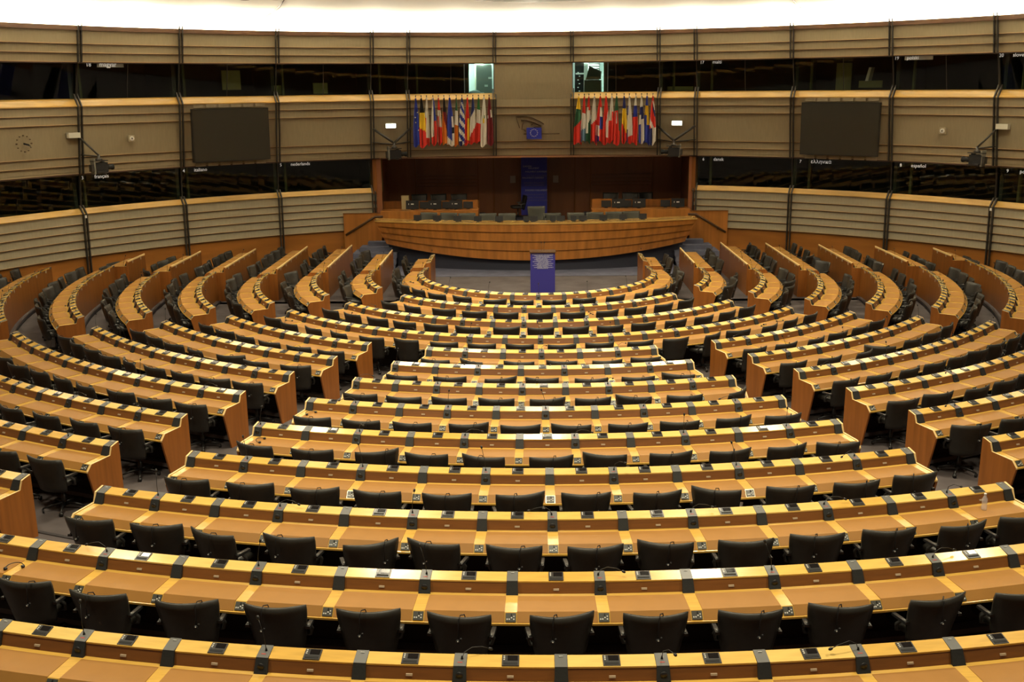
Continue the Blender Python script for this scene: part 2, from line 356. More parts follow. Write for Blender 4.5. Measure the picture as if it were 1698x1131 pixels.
# ---------------------------------------------------------------- ceiling with its cove
prof = [(0, CEIL+.12), (8, CEIL+.08), (13, CEIL+.02), (16.2, CEIL), (16.9, CEIL-.06), (17.5, CEIL-.25), (17.9, CEIL-.6), (18.0, CEIL-1.2), (16.65, CEIL-1.2), (16.62, 7.80)]
mb = MB(); mb.sweep(Fw, frange(-pi, pi, 96), prof, M['ceil'], closed=False); struct(mb, 'ceiling')
mb = MB(); mb.sweep(Fw, frange(-PE, PE, 96), [(17.45, 7.45), (17.60, 7.45), (17.60, 7.885), (17.45, 7.885)], M['cove']); tag(mb.build('cove_light'), label='continuous warm cove lamp hidden behind the top rail of the curved wall', cat='light')
mb = MB(); mb.lathe((0, 0, 0), [(1.9, 0), (1.88, -.03), (1.5, -.05), (.8, -.06), (.05, -.062)], M['dome'], 48)
o = mb.build('ceiling_dome', loc=None); o.location = (0, -.5, CEIL+.025); tag(o, label='round beige shallow dome under the white ceiling, above the well', cat='ceiling dome')
mb = MB()
def spot(name, x, y, z, r, label, grp):
    t = empty(name, (x, y, z), label=label, cat='ceiling light', group=grp)
    mb = MB(); mb.lathe((0, 0, 0), [(r, 0), (r, -.02), (r*.8, -.025), (r*.78, .0)], M['dome'], 16); put(mb.mesh('trim_ring'), 'trim_ring', t, (0, 0, 0))
    mb = MB(); mb.lathe((0, 0, .004), [(r*.75, 0), (r*.7, -.012)], M['vent'], 16); put(mb.mesh('lens'), 'lens', t, (0, 0, 0))
for i, (x, y) in enumerate(((-1.32, -1.7), (-.72, -1.0), (-.03, -.9), (.66, -1.2))):
    spot('ceiling_spot', x, y, CEIL-.038, .11, 'small recessed spot in the beige ceiling dome, %s from the left' % ORD[i+1], 'recessed spots of the dome')
for i, (x, y) in enumerate(((-8.8, -.7), (-7.9, -.35), (-7.05, -.35))):
    spot('ceiling_spot', x, y, CEIL+.035, .13, 'round recessed ceiling spot above the left booths, %s from the left' % ORD[i+1], 'recessed spots of the white ceiling')
for i, (x, y, k) in enumerate(LAMPS):
    where = ('left of' if x < -.5 else 'right of' if x > .5 else 'on')+' the centre line'
    spot('ceiling_lamp', x, y, CEIL+.05, .5, 'large round unseen ceiling downlight %s, %s counted from the gallery' % (where, ORD[i+1]), 'large downlights over the chamber')
for sg in (-1, 1):
    pts = [(6.5*sg, -1.4, CEIL+.045), (7.5*sg, 2.0, CEIL+.01), (8.3*sg, 4.4, CEIL-.01), (8.75*sg, 5.1, CEIL-.10), (9.0*sg, 5.4, CEIL-.2)]
    mb = MB(); mb.tube(pts, .018, M['groove_shade'], 4); struct(mb, 'trim_%d' % (6+(sg > 0)))

# ================================================================ floor
ROWS = 'ABCDEFGHIJKLM'
RR = dict(zip(ROWS, (3.303, 4.795, 6.337, 7.867, 9.382, 10.898, 12.419, 13.986, 15.539, 17.03, 18.496, 20.014, 21.575)))
ZT = dict(zip(ROWS, (.851, .837, .827, .828, .897, .983, 1.074, 1.158, 1.237, 1.290, 1.318, 1.325, 1.327)))
FL = {k: max(0, ZT[k]-.85) for k in ROWS}
def Ff(u, a, z): return (a*sin(u), -a*cos(u), z)
prof = [(0.01, 0)]; z = 0
for k in 'EFGHIJKM':
    r = RR[k]-.10; prof += [(r, z), (r, FL[k])]; z = FL[k]
prof += [(32, z)]
mb = MB(); us = frange(-rad(89), rad(89), 72)
mb.sweep(Ff, us, prof, M['carpet'], closed=False)
mb.add([(-22, -.4, 0), (22, -.4, 0), (22, 12, 0), (-22, 12, 0)], [(0, 1, 2, 3)], M['carpet'])
struct(mb, 'floor')
n = 8
for k in 'EFGHIJKM':
    r = RR[k]-.12; mb = MB(); z = FL[k]
    mb.sweep(Ff, us, [(r, z-.05), (r, z+.012), (r+.05, z+.012), (r+.05, z-.05)], M['nosing']); struct(mb, 'trim_%d' % n); n += 1
# slate strip along the podium and its dark plinth
def arcpts(xh, R, y0, n=30): return [(x, y0+(R-math.sqrt(R*R-x*x))) for x in frange(-xh, xh, n)]
mb = MB(); P1 = arcpts(5.0, 11.2, 4.81); vs = [(x, y, .015) for x, y in P1]+[(x*1.02, 3.75, .015) for x, y in P1]+[(x*1.02, 3.75, .0) for x, y in P1]; nn = len(P1)
mb.add(vs, [(i, i+1, nn+i+1, nn+i) for i in range(nn-1)]+[(nn+i, nn+i+1, 2*nn+i+1, 2*nn+i) for i in range(nn-1)], M['carpet_blue']); struct(mb, 'floor_strip')

# ================================================================ desks
PROF = [(0, 0), (.13, -.035), (.17, -.15), (.53, -.155), (.605, -.235)]
def piece(R, prof, a0, a1, n, m, mb=None, closed=True, mlist=None):
    """swept piece in a seat's own frame: x along the row, -y outward, z from the ledge top; R None = straight"""
    mb = mb or MB()
    if R: F = lambda u, a, z: ((R+a)*sin(u), R-(R+a)*cos(u), z)
    else: F = lambda u, a, z: (u, -a, z)
    mb.sweep(F, frange(a0, a1, n), prof, m, closed=closed, mlist=mlist); return mb
# shared small parts, in the same frame
BW = .108
mb = MB(); h = BW/2
mb.hexa([(-h, .012, .004), (h, .012, .004), (h, -.139, -.028), (-h, -.139, -.028)], [(-h, .012, -.04), (h, .012, -.04), (h, -.139, -.06), (-h, -.139, -.06)], M['cap'])
mb.hexa([(-h, -.139, -.030), (h, -.139, -.030), (h, -.10, -.030), (-h, -.10, -.030)], [(-h*1.12, -.205, -.155), (h*1.12, -.205, -.155), (h*1.12, -.10, -.155), (-h*1.12, -.10, -.155)], M['spk'])
me_block = mb.mesh('speaker_unit')
mb = MB(); mb.lathe((0, -.176, -.092), [(.032, -.004), (.030, -.010)], M['plastic'], 14, 'y'); me_grille = mb.mesh('grille')
mb = MB(); mb.box((0, -.095, -.020), (.042, .012, .004), M['red']); me_red = mb.mesh('status_mark')
mb = MB(); mb.box((0, -.02, .001), (.035, .006, .004), M['button']); me_clip = mb.mesh('clip')
def micmesh(k):
    mb = MB(); b = Vector((0, -.055, -.012))
    paths = [[(0, 0, 0), (0, 0, .10), (.005, .02, .19), (.01, .04, .25)], [(0, 0, 0), (-.02, 0, .06), (-.09, -.01, .10), (-.19, -.02, .075), (-.25, -.025, .05)],
             [(0, 0, 0), (.02, 0, .06), (.09, .01, .095), (.18, .02, .085), (.24, .02, .06)], [(0, 0, 0), (0, -.03, .09), (.03, -.11, .15), (.06, -.20, .16)],
             [(0, 0, 0), (-.01, 0, .12), (-.04, .03, .22), (-.06, .05, .28)]]
    p = [b+Vector(q) for q in paths[k]]
    mb.tube([b, b+Vector((0, 0, .03))], [.012, .006], M['plastic'], 8); mb.tube(p, .0036, M['plastic'], 5)
    d = (p[-1]-p[-2]).normalized(); mb.tube([p[-1]-d*.008, p[-1]+d*.002, p[-1]+d*.022, p[-1]+d*.034], [.005, .013, .014, .006], M['plastic'], 8)
    return mb.mesh('microphone')
me_mic = [micmesh(k) for k in range(5)]
mb = MB(); sl = -.035/.13
def onl(x, a, dz=0): return (x, -a, -.035*a/.13+dz)
def slab(mb, x0, x1, a0, a1, z0, z1, m): mb.hexa([onl(x0, a0, z1), onl(x1, a0, z1), onl(x1, a1, z1), onl(x0, a1, z1)], [onl(x0, a0, z0), onl(x1, a0, z0), onl(x1, a1, z0), onl(x0, a1, z0)], m)
slab(mb, -.074, .074, .008, .124, -.005, .008, M['bezel']); slab(mb, -.060, .060, .088, .112, .004, .0105, M['black']); me_cons = mb.mesh('voting_console')
mb = MB(); slab(mb, -.026, .062, .018, .070, .008, .011, M['screen']); me_scr = mb.mesh('screen')
mb = MB()
for i in range(3): slab(mb, -.062, -.048, .022+.018*i, .031+.018*i, .008, .012, M['button'])
me_keys = mb.mesh('button')
d_ = Vector((0, -.075, -.08)).normalized(); nrm = Vector((0, -.08, .075)).normalized()
def ons(x, t, h): p = Vector((0, -.53, -.155))+d_*t+nrm*h; return (x, p.y, p.z)
def sslab(mb, x0, x1, t0, t1, h0, h1, m): mb.hexa([ons(x0, t0, h1), ons(x1, t0, h1), ons(x1, t1, h1), ons(x0, t1, h1)], [ons(x0, t0, h0), ons(x1, t0, h0), ons(x1, t1, h0), ons(x0, t1, h0)], m)
mb = MB(); sslab(mb, -.050, .050, .012, .096, -.004, .008, M['ctrl']); me_ctrl = mb.mesh('control_strip')
mb = MB()
for x in (-.034, -.014, .030): sslab(mb, x-.006, x+.006, .066, .080, .008, .013, M['button'])
sslab(mb, .024, .036, .040, .052, .008, .013, M['button']); sslab(mb, .002, .014, .052, .064, .008, .013, M['white']); sslab(mb, .002, .010, .020, .045, .008, .018, M['black']); me_btn = mb.mesh('button')
mb = MB(); mb.hexa([(-.028, -.1595, -.105), (.028, -.1595, -.105), (.028, -.1655, -.121), (-.028, -.1655, -.121)], [(-.028, -.14, -.105), (.028, -.14, -.105), (.028, -.14, -.121), (-.028, -.14, -.121)], M['plate']); me_plate = mb.mesh('number_plate')
mb = MB(); mb.box((0, .012, -.075), (.075, .006, .07), M['plate']); me_tag = mb.mesh('seat_tag')

SEATS = []      # (x, y, floor z, rz, row key, block name, index, count, aisle end?)
def desk(key, block, n, u0, u1, R=None, X=None, sgn=1, dz=0, micpar=1, rowdesc='', label='', base=None, ends=(True, True), tags=False, flat=False):
    zt = ZT[key]+dz; zf = (FL[key] if base is None else base); H = zt-zf
    if R:
        F = lambda u, a, z: ((R+a)*sin(u), -(R+a)*cos(u), z); rzf = lambda u: u; du = (u1-u0)/n; pitch = du*R
    else:
        F = lambda u, a, z: (sgn*(X+a), u, z); rzf = lambda u: sgn*pi/2; du = (u1-u0)/n; pitch = du
    um = (u0+u1)/2; c = F(um, .3, zf)
    root = empty('desk_row', c, label=label, cat='desk'); root['_o'] = list(c)
    ext = .045/(R if R else 1); us = frange(u0-ext, u1+ext, max(2, n*3 if R else 1))
    mb = MB(); mb.sweep(F, us, [(0, zt-.012), (0, zf), (.035, zf), (.035, zt-.02)], M['panel']); mb.build('front_panel', root)
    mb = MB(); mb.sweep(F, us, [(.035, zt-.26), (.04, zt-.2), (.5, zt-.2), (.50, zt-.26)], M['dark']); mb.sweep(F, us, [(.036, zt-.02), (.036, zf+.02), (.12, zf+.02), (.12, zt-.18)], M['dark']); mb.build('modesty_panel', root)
    if key > 'D': mb = MB(); mb.sweep(F, us, [(.14, zf+.05), (.14, zf+.11), (.28, zf+.11), (.28, zf+.05)], M['carpet']); mb.build('step_edge_bar', root)  # grey bar added to stand in for lit step edges below the desk
    up = .004 if flat else 0
    if not flat: mb = MB(); mb.sweep(F, us, [(.001, zt-.030), (.125, zt-.045), (.169, zt-.15), (.16, zt-.17), (.03, zt-.17)], M['face']); mb.build('ledge_face', root)
    else: mb = MB(); mb.sweep(F, us, [(-.004, zt+.004), (.034, zt+.004), (.034, zt-.150), (-.004, zt-.030)], M['edge']); mb.build('top_rim', root)
    wa = .03 if flat else .16
    mb = MB(); mb.sweep(F, us, [(a_, z_+up) for a_, z_ in [(wa, zt-.152), (.53, zt-.157), (.60, zt-.232), (.615, zt-.236), (.615, zt-.256), (.59, zt-.262), (.50, zt-.185), (wa, zt-.185)]], M['maple2']); mb.build('worktop', root)
    # repeated parts
    hb = (BW/2+.002)/(R if R else 1); sgl = 4 if R else 1
    lm = [piece(R, [(-.004, 0), (.13, -.035), (.131, -.050), (-.004, -.030)], -du/2+hb, du/2-hb, sgl, M[x]).mesh('ledge_panel') for x in ('maple', 'maple2', 'maple3')]
    hp = hb*1.05
    pd = piece(R, [(.222, -.150), (.53, -.150), (.598, -.225), (.606, -.236), (.54, -.165), (.222, -.156)], -du/2+hp, du/2-hp, sgl, M['pad']).mesh('writing_pad')
    rev = (not R and sgn < 0)
    for i in range(n):
        u = u0+du*(i+.5); p = F(u, 0, zt); l = (p[0]-c[0], p[1]-c[1], p[2]-c[2]); rz = rzf(u)
        if flat:
            put(pd, 'writing_pad', root, (l[0], l[1], l[2]+up), rz); put(me_tag, 'seat_tag', root, l, rz)
            if i % 2 == 0: q = F(u0+du*i+.05, .10, zt); put(random.choice(me_mic), 'microphone', root, (q[0]-c[0], q[1]-c[1], zt-.14-c[2]), rz)
            SEATS.append((F(u, .60, dz), rz, key, block, i, n, label)); continue
        put(random.choice((lm[0], lm[0], lm[1], lm[2])), 'ledge_panel', root, l, rz, random.uniform(-.022, .022))
        put(pd, 'writing_pad', root, l, rz)
        co = put(me_cons, 'voting_console', root, l, rz); put(me_scr, 'screen', co, (0, 0, 0)); put(me_keys, 'button', co, (0, 0, 0))
        put(me_plate, 'number_plate', root, l, rz)
        if tags: put(me_tag, 'seat_tag', root, l, rz)
        q = F(u, .60, zf)
        SEATS.append((F(u, .60, FL[key] if base is None else dz), rz, key, block, i, n, label))
    for i in range(0 if flat else n+1):
        u = u0+du*i
        if i == 0: u += hb*.35
        if i == n: u -= hb*.35
        p = F(u, 0, zt); l = (p[0]-c[0], p[1]-c[1], p[2]-c[2]); rz = rzf(u)
        b = put(me_block, 'speaker_unit', root, l, rz)
        if i % 2 == micpar:
            put(me_grille, 'grille', b, (0, 0, 0)); put(me_red, 'status_mark', b, (0, 0, 0)); put(me_mic[0] if key == 'A' else random.choice(me_mic), 'microphone', b, (0, 0, 0), random.uniform(-.3, .3))
        else: put(me_clip, 'clip', b, (0, 0, 0))
        cs = put(me_ctrl, 'control_strip', root, l, rz); put(me_btn, 'button', cs, (0, 0, 0))
    for k, (ue, s2) in enumerate(((u0-ext, -1), (u1+ext, 1))):
        th = .028/(R if R else 1)*s2
        pr = [(-.006, zt+.006), (.132, zt-.030), (.175, zt-.146), (.532, zt-.150), (.612, zt-.234), (.612, zt-.256), (.47, zf), (-.006, zf)]
        if flat: pr = [(-.006, zt+.006), (.034, zt+.006), (.036, zt-.142), (.532, zt-.146), (.612, zt-.230), (.612, zt-.252), (.47, zf), (-.006, zf)]
        mb = MB(); mb.sweep(F, [ue, ue+th], pr, M['panel_end'], mlist=[M['edge']]*5+[M['panel_end']]*3); mb.build('end_panel', root)
    return root

rn = {k: ORD[i+1] for i, k in enumerate(ROWS)}
ZS = .11
# A: the horseshoe round the well
desk('A', 'horseshoe', 18, -rad(101.7), rad(101.7), R=RR['A'], micpar=1, label='innermost horseshoe desk curving round the well in front of the lectern')
ctr = dict(B=(11, .1445*5.5), C=(15, .1121*7.5), D=(18, .0963*9), E=(6, .08155*3), F=(7, .0737*3.5), G=(9, .05947*4.5), H=(10, .05501*5), I=(11, .05051*5.5), J=(12, .04774*6), K=(14, .0432*7), L=(15, .04354*7.5), M=(16, .03988*8))
par = dict(B=1, C=1, D=1, E=1, F=0, G=0, H=1, I=0, J=1, K=1, L=0, M=1)
for k, (n, h) in ctr.items():
    desk(k, 'centre', n, -h, h, R=RR[k], micpar=par[k], label='curved desk row of the centre block, %s row out from the lectern' % rn[k])
side = dict(E=(6, 22.65, 50.3), F=(7, 21.9, 50.8), G=(9, 21.7, 50.9), H=(10, 21.3, 52.0), I=(11, 21.05, 52.4), J=(11, 21.0, 51.3), K=(12, 21.3, 51.5))
for k, (n, a, b) in side.items():
    a, b = rad(a), rad(b)
    desk(k, 'right side', n, a, b, R=RR[k], micpar=1, label='curved desk of the right side block, %s row out from the lectern' % rn[k])
    desk(k, 'left side', n, -b, -a, R=RR[k], micpar=(n+1) % 2, label='curved desk of the left side block, %s row out from the lectern' % rn[k])
wing = dict(B=(4, 61.9, 95), C=(5, 60.2, 92.6), D=(6, 58.6, 90.8), E=(7, 58.0, 89.5), F=(8, 57.6, 87.3), G=(10, 57.2, 90.3), H=(10, 57.7, 87.6))
for k, (n, a, b) in wing.items():
    a, b = rad(a), rad(b)
    desk(k, 'right wing', n, a, b, R=RR[k], micpar=1, tags=True, label='curved wing desk at the right, %s row out from the lectern' % rn[k])
    desk(k, 'left wing', n, -b, -a, R=RR[k], micpar=(n+1) % 2, tags=True, label='curved wing desk at the left, %s row out from the lectern' % rn[k])
strt = dict(A=(2, 3.19, .95, 2.42), B=(4, 4.65, .60, 3.48), C=(6, 6.17, .36, 4.68), D=(6, 7.62, .12, 4.44), E=(6, 9.13, .04, 3.58), F=(4, 10.62, -.2, 2.58), G=(2, 12.04, .2, 1.58))
for k, (n, X, a, b) in strt.items():
    for s, nm in ((-1, 'left'), (1, 'right')):
        desk(k, nm+' straight', n, a+.04, b-.04, X=X, sgn=s, dz=ZS, micpar=1, tags=(k != 'A'), flat=(k != 'A'), base=0, label='straight raised desk running toward the podium at the %s, %s row out' % (nm, rn[k]))
# platform under the straight desks' chairs
for k, (n, X, a, b) in strt.items():
    for s in (-1, 1):
        pass

# ================================================================ chairs
def chair_meshes(lea, met):
    nx, nz = 10, 8
    def surf(off):
        out = []
        for j in range(nz+1):
            t = j/nz
            for i in range(nx+1):
                x = i/nx*2-1
                wd = .238+.066*min(1, t*1.2)**.8; zz = .35+t*(.492+.008*x*x)
                e = max(0, abs(x)-.8)/.2; e2 = max(0, t-.9)/.1
                th = .028*(1-.55*e*e)*(1-.45*e2*e2)
                y = -.225+.075*x*x-.10*t**1.3-.02*sin(pi*t)*(1-x*x)
                out.append((wd*x, y+off*th, zz))
        return out
    mb = MB(); A, B = surf(1), surf(-1); N = (nx+1)*(nz+1); fs = []
    for j in range(nz):
        for i in range(nx):
            a = j*(nx+1)+i; q = (a, a+1, a+nx+2, a+nx+1); fs += [q, tuple(N+k for k in q[::-1])]
    for i in range(nx): fs += [(i, N+i, N+i+1, i+1), (nz*(nx+1)+i, nz*(nx+1)+i+1, N+nz*(nx+1)+i+1, N+nz*(nx+1)+i)]
    for j in range(nz): a = j*(nx+1); b = a+nx; fs += [(a, a+nx+1, N+a+nx+1, N+a), (b, N+b, N+b+nx+1, b+nx+1)]
    mb.add(A+B, fs, lea, True); back = mb.mesh('backrest')
    mb = MB(); vs = []; fs = []
    for zz, k in ((.405, .86), (.425, 1), (.475, 1), (.495, .90)):
        for i in range(20):
            t = 2*pi*i/20; ex = .5
            cx, sy = cos(t), sin(t); vs.append((.25*k*math.copysign(abs(cx)**ex, cx), .03+.235*k*math.copysign(abs(sy)**ex, sy), zz))
    for j in range(3):
        for i in range(20): fs.append((j*20+i, j*20+(i+1) % 20, (j+1)*20+(i+1) % 20, (j+1)*20+i))
    fs += [tuple(range(20))[::-1], tuple(60+i for i in range(20))]
    mb.add(vs, fs, lea, True); seat = mb.mesh('seat')
    arms = []
    for s in (-1, 1):
        mb = MB(); mb.tube([(s*.20, -.02, .41), (s*.27, -.03, .42), (s*.295, -.06, .50), (s*.295, -.14, .585), (s*.29, -.20, .60)], [.016, .018, .018, .018, .014], met, 6)
        mb.hexa([(s*.275, -.22, .602), (s*.315, -.22, .602), (s*.315, .0, .592), (s*.275, .0, .592)], [(s*.27, -.22, .575), (s*.32, -.22, .575), (s*.32, .0, .568), (s*.27, .0, .568)], M['plastic']); arms.append(mb.mesh('armrest'))
    mb = MB(); mb.lathe((0, 0, .07), [(.035, 0), (.035, .15), (.022, .16), (.022, .33)], M['plastic'], 8)
    for i in range(5):
        t = 2*pi*i/5+.3; mb.tube([(0, 0, .105), (.16*cos(t), .16*sin(t), .095), (.28*cos(t), .28*sin(t), .068)], [.024, .02, .013], M['plastic'], 5)
    mb.tube([(0, -.02, .40), (0, -.20, .41), (0, -.27, .50)], .018, M['plastic'], 5)
    base = mb.mesh('star_base')
    mb = MB()
    mb.lathe((-.012, 0, .032), [(.031, 0), (.031, .024)], M['plastic'], 10, 'x'); mb.tube([(0, 0, .03), (0, 0, .075)], .008, M['plastic'], 4); cast = mb.mesh('caster')
    mb = MB(); mb.v = []
    return dict(seat=seat, back=back, arms=arms, base=base, cast=cast)
CH = chair_meshes(M['leather'], M['greymetal'])
def make_chair(loc, rz, label, group, full=False, lib=CH, k=1.0):
    t = empty('office_chair', loc, rz, label=label, cat='chair', group=group)
    put(lib['seat'], 'seat', t, (0, 0, 0)); put(lib['back'], 'backrest', t, (0, 0, 0))
    for a in lib['arms']: put(a, 'armrest', t, (0, 0, 0))
    b = put(lib['base'], 'star_base', t, (0, 0, 0))
    for i in range(5):
        a = 2*pi*i/5+.3; put(lib['cast'], 'caster', b, (.28*cos(a), .28*sin(a), 0), a)
    return t
# headset hung over a chair back (frame of the chair)
def headset():
    mb = MB(); pts = []
    mb.tube([(.0, -.372, .64), (.004, -.372, .76), (.006, -.366, .84), (.02, -.335, .875), (.05, -.30, .865), (.06, -.285, .82), (.062, -.28, .76)], .006, M['plastic'], 5)
    a = mb.mesh('headset_band'); mb = MB(); mb.lathe((0, -.378, .625), [(.023, -.012), (.023, .012), (.012, .016)], M['plastic'], 8, 'y'); mb.lathe((.0, -.394, .633), [(.007, 0), (.007, .004)], M['button'], 6, 'y')
    mb.lathe((.028, -.380, .655), [(.012, -.008), (.012, .008)], M['plastic'], 8, 'y'); return a, mb.mesh('earpiece')
me_hs, me_ear = headset()
cand = []
for (p, rz, key, block, i, n, lab) in SEATS:
    out = (sin(rz), -cos(rz)); d = (random.uniform(-.04, .05) if key != 'M' else 0)
    loc = [p[0]+out[0]*d, p[1]+out[1]*d, p[2]]
    u, v, dist = px((loc[0]+out[0]*.3, loc[1]+out[1]*.3, loc[2]+.85))
    if key == 'M' or not (-70 < u < 1768 and 380 < v < 1160): continue
    if 'wing' in block and random.random() < .04: continue
    yaw = random.gauss(0, .13)
    if random.random() < .07: yaw += random.choice((-.5, .45))
    cand.append((dist, loc, rz+yaw, key, block, i, n))
cand.sort(key=lambda c: c[0])
bn = {'centre': 'centre block', 'left side': 'left side block', 'right side': 'right side block', 'left wing': 'curved left wing', 'right wing': 'curved right wing',
      'left straight': 'straight left wing', 'right straight': 'straight right wing', 'horseshoe': 'inner horseshoe'}
for q, (dist, loc, rz, key, block, i, n) in enumerate(cand[:300]):
    pos = 'nearest of two' if n == 0 else '%s from the left' % ORD[i+1]
    if 'straight' in block: pos = '%s from the podium' % ORD[n-i]
    make_chair(loc, rz, 'black leather swivel chair, %s, in the %s, %s row out' % (pos, bn[block], rn[key]), 'black swivel chairs at the %s' % bn[block])
    if block in ('centre', 'left side', 'right side') and key in 'EFGHIJKL' and random.random() < .93:
        dx = random.uniform(-.12, .12)
        t = empty('headset', (loc[0]+cos(rz)*dx, loc[1]+sin(rz)*dx, loc[2]), rz, label='black headset hung over the chair %s, %s row out, %s' % (pos, rn[key], bn[block]), cat='headset', group='headsets hung over the chair backs')
        put(me_hs, 'headset_band', t, (0, 0, 0)); put(me_ear, 'earpiece', t, (0, 0, 0))
if len(cand) > 300:
    bm = bmesh.new()
    for (dist, loc, rz, key, block, i, n) in cand[300:]:
        T = Matrix.Translation(loc) @ Matrix.Rotation(rz, 4, 'Z')
        for me in (CH['seat'], CH['back'], CH['arms'][0], CH['arms'][1], CH['base']):
            t2 = me.copy(); t2.transform(T); bm.from_mesh(t2); bpy.data.meshes.remove(t2)
    me = bpy.data.meshes.new('swivel_chairs'); bm.to_mesh(me); bm.free(); me.materials.append(M['leather'])
    for p in me.polygons: p.material_index = 0; p.use_smooth = True
    o = bpy.data.objects.new('swivel_chairs', me); C.objects.link(o)
    tag(o, label='remaining black swivel chairs behind the far wing desks near the podium', cat='chairs', kind='stuff')

# ================================================================ podium
zt = 1.66
fp = [(x, 20-math.sqrt(15.6**2-x*x)) for x in frange(-5.5, 5.5, 40)]
t = empty('podium_desk', (0, 4.9, 0), label='long curved striped-wood podium desk below the recess', cat='podium desk'); t['_o'] = [0, 4.9, 0]
mb = MB(); rows_ = []
LV = [0, .035, .25, .50, .75, 1.0]
def fpt(x, y, v, o=0): zb = .37+.42*(x/5.3)**2; return (x*(1-.065*v), y+.30*v+o, zt-(zt-zb)*v)
for a, b in ((0, .24), (.25, .49), (.50, .74), (.75, 1.0)):
    vs = [fpt(x, y, a, .02) for x, y in fp]+[fpt(x, y, b, -.02) for x, y in fp]+[fpt(x, y, b, .03) for x, y in fp]; nn = len(fp)
    mb.add(vs, [(i, i+1, nn+i+1, nn+i) for i in range(nn-1)], M['podium']); mb.add(vs, [(nn+i, nn+i+1, 2*nn+i+1, 2*nn+i) for i in range(nn-1)], M['groove_shade'])
mb.add([fpt(x, y, 0, .045) for x, y in fp]+[fpt(x, y, 1, .045) for x, y in fp], [(i, i+1, nn+i+1, nn+i) for i in range(nn-1)], M['groove_shade'])
mb.build('front_panel', t)
mb = MB(); vs = [(x, y-.0, zt) for x, y in fp]+[(x, y+.75, zt) for x, y in fp]+[(x, y+.75, zt-.05) for x, y in fp]+[(x, y, zt-.04) for x, y in fp]
mb.add(vs, [(i, i+1, nn+i+1, nn+i) for i in range(nn-1)]+[(nn+i, nn+i+1, 2*nn+i+1, 2*nn+i) for i in range(nn-1)]+[(3*nn+i, 3*nn+i+1, i+1, i) for i in range(nn-1)], M['sill']); mb.build('desktop', t)
mb = MB(); vs = [(x, y, 0) for x, y in P1]+[(x*1.03, y+.02, .95) for x, y in P1]; k = len(P1); mb.add(vs, [(i, i+1, k+i+1, k+i) for i in range(k-1)], M['darkbase']); mb.build('plinth', t)
# stage floor of the podium
ST = .95
mb = MB(); mb.add([(x, y+.3, ST) for x, y in P1]+[(-5.35, 11, ST), (5.35, 11, ST)], [tuple(range(len(P1)))+(len(P1)+1, len(P1))], M['carpet_blue'])
struct(mb, 'floor_podium')
# recess
mb = MB(); XR = 5.36
mb.add([(-7, 10.2, 0), (7, 10.2, 0), (7, 10.2, 3.75), (-7, 10.2, 3.75)], [(0, 1, 2, 3)], M['recess'])
for s in (-1, 1):
    mb.add([(s*5.50, 7.05, .9), (s*5.62, 10.2, .9), (s*5.62, 10.2, 3.75), (s*5.50, 7.05, 3.75)], [(0, 1, 2, 3)], M['recess'])
    for k, x in enumerate((4.55, 2.15, 1.55)): mb.box((s*x, 10.18, 2.3), (.05, .06, 2.8), M['panel'])
    for zz in (2.75, 2.62, 2.49, 2.36): mb.box((s*3.35, 10.17, zz), (2.3, .05, .03), M['panel'])
mb.add([(-6, 6.9, 3.64), (6, 6.9, 3.64), (6, 10.3, 3.64), (-6, 10.3, 3.64)], [(0, 1, 2, 3)], M['recess'])
struct(mb, 'wall_recess')
for s, nm in ((-1, 'left'), (1, 'right')):
    mb = MB(); a0, a1 = s*OPEN, s*(OPEN+rad(.5))
    mb.hexa([Wp(a0, 17.22, 2.4), Wp(a1, 17.22, 2.4), Wp(a1, 19.7, 2.4), Wp(a0, 19.7, 2.4)], [Wp(a0, 17.22, 3.66), Wp(a1, 17.22, 3.66), Wp(a1, 19.7, 3.66), Wp(a0, 19.7, 3.66)], M['panel'])
    mb.hexa([Wp(a0, 17.30, 0), Wp(a1, 17.30, 0), Wp(a1, 19.7, 0), Wp(a0, 19.7, 0)], [Wp(a0, 17.30, 2.4), Wp(a1, 17.30, 2.4), Wp(a1, 19.7, 2.4), Wp(a0, 19.7, 2.4)], M['recess'])
    mb.box((s*5.52, 7.10, 1.83), (.20, .12, 3.66), M['recess'])
    struct(mb, 'wall_%s_jamb' % nm)
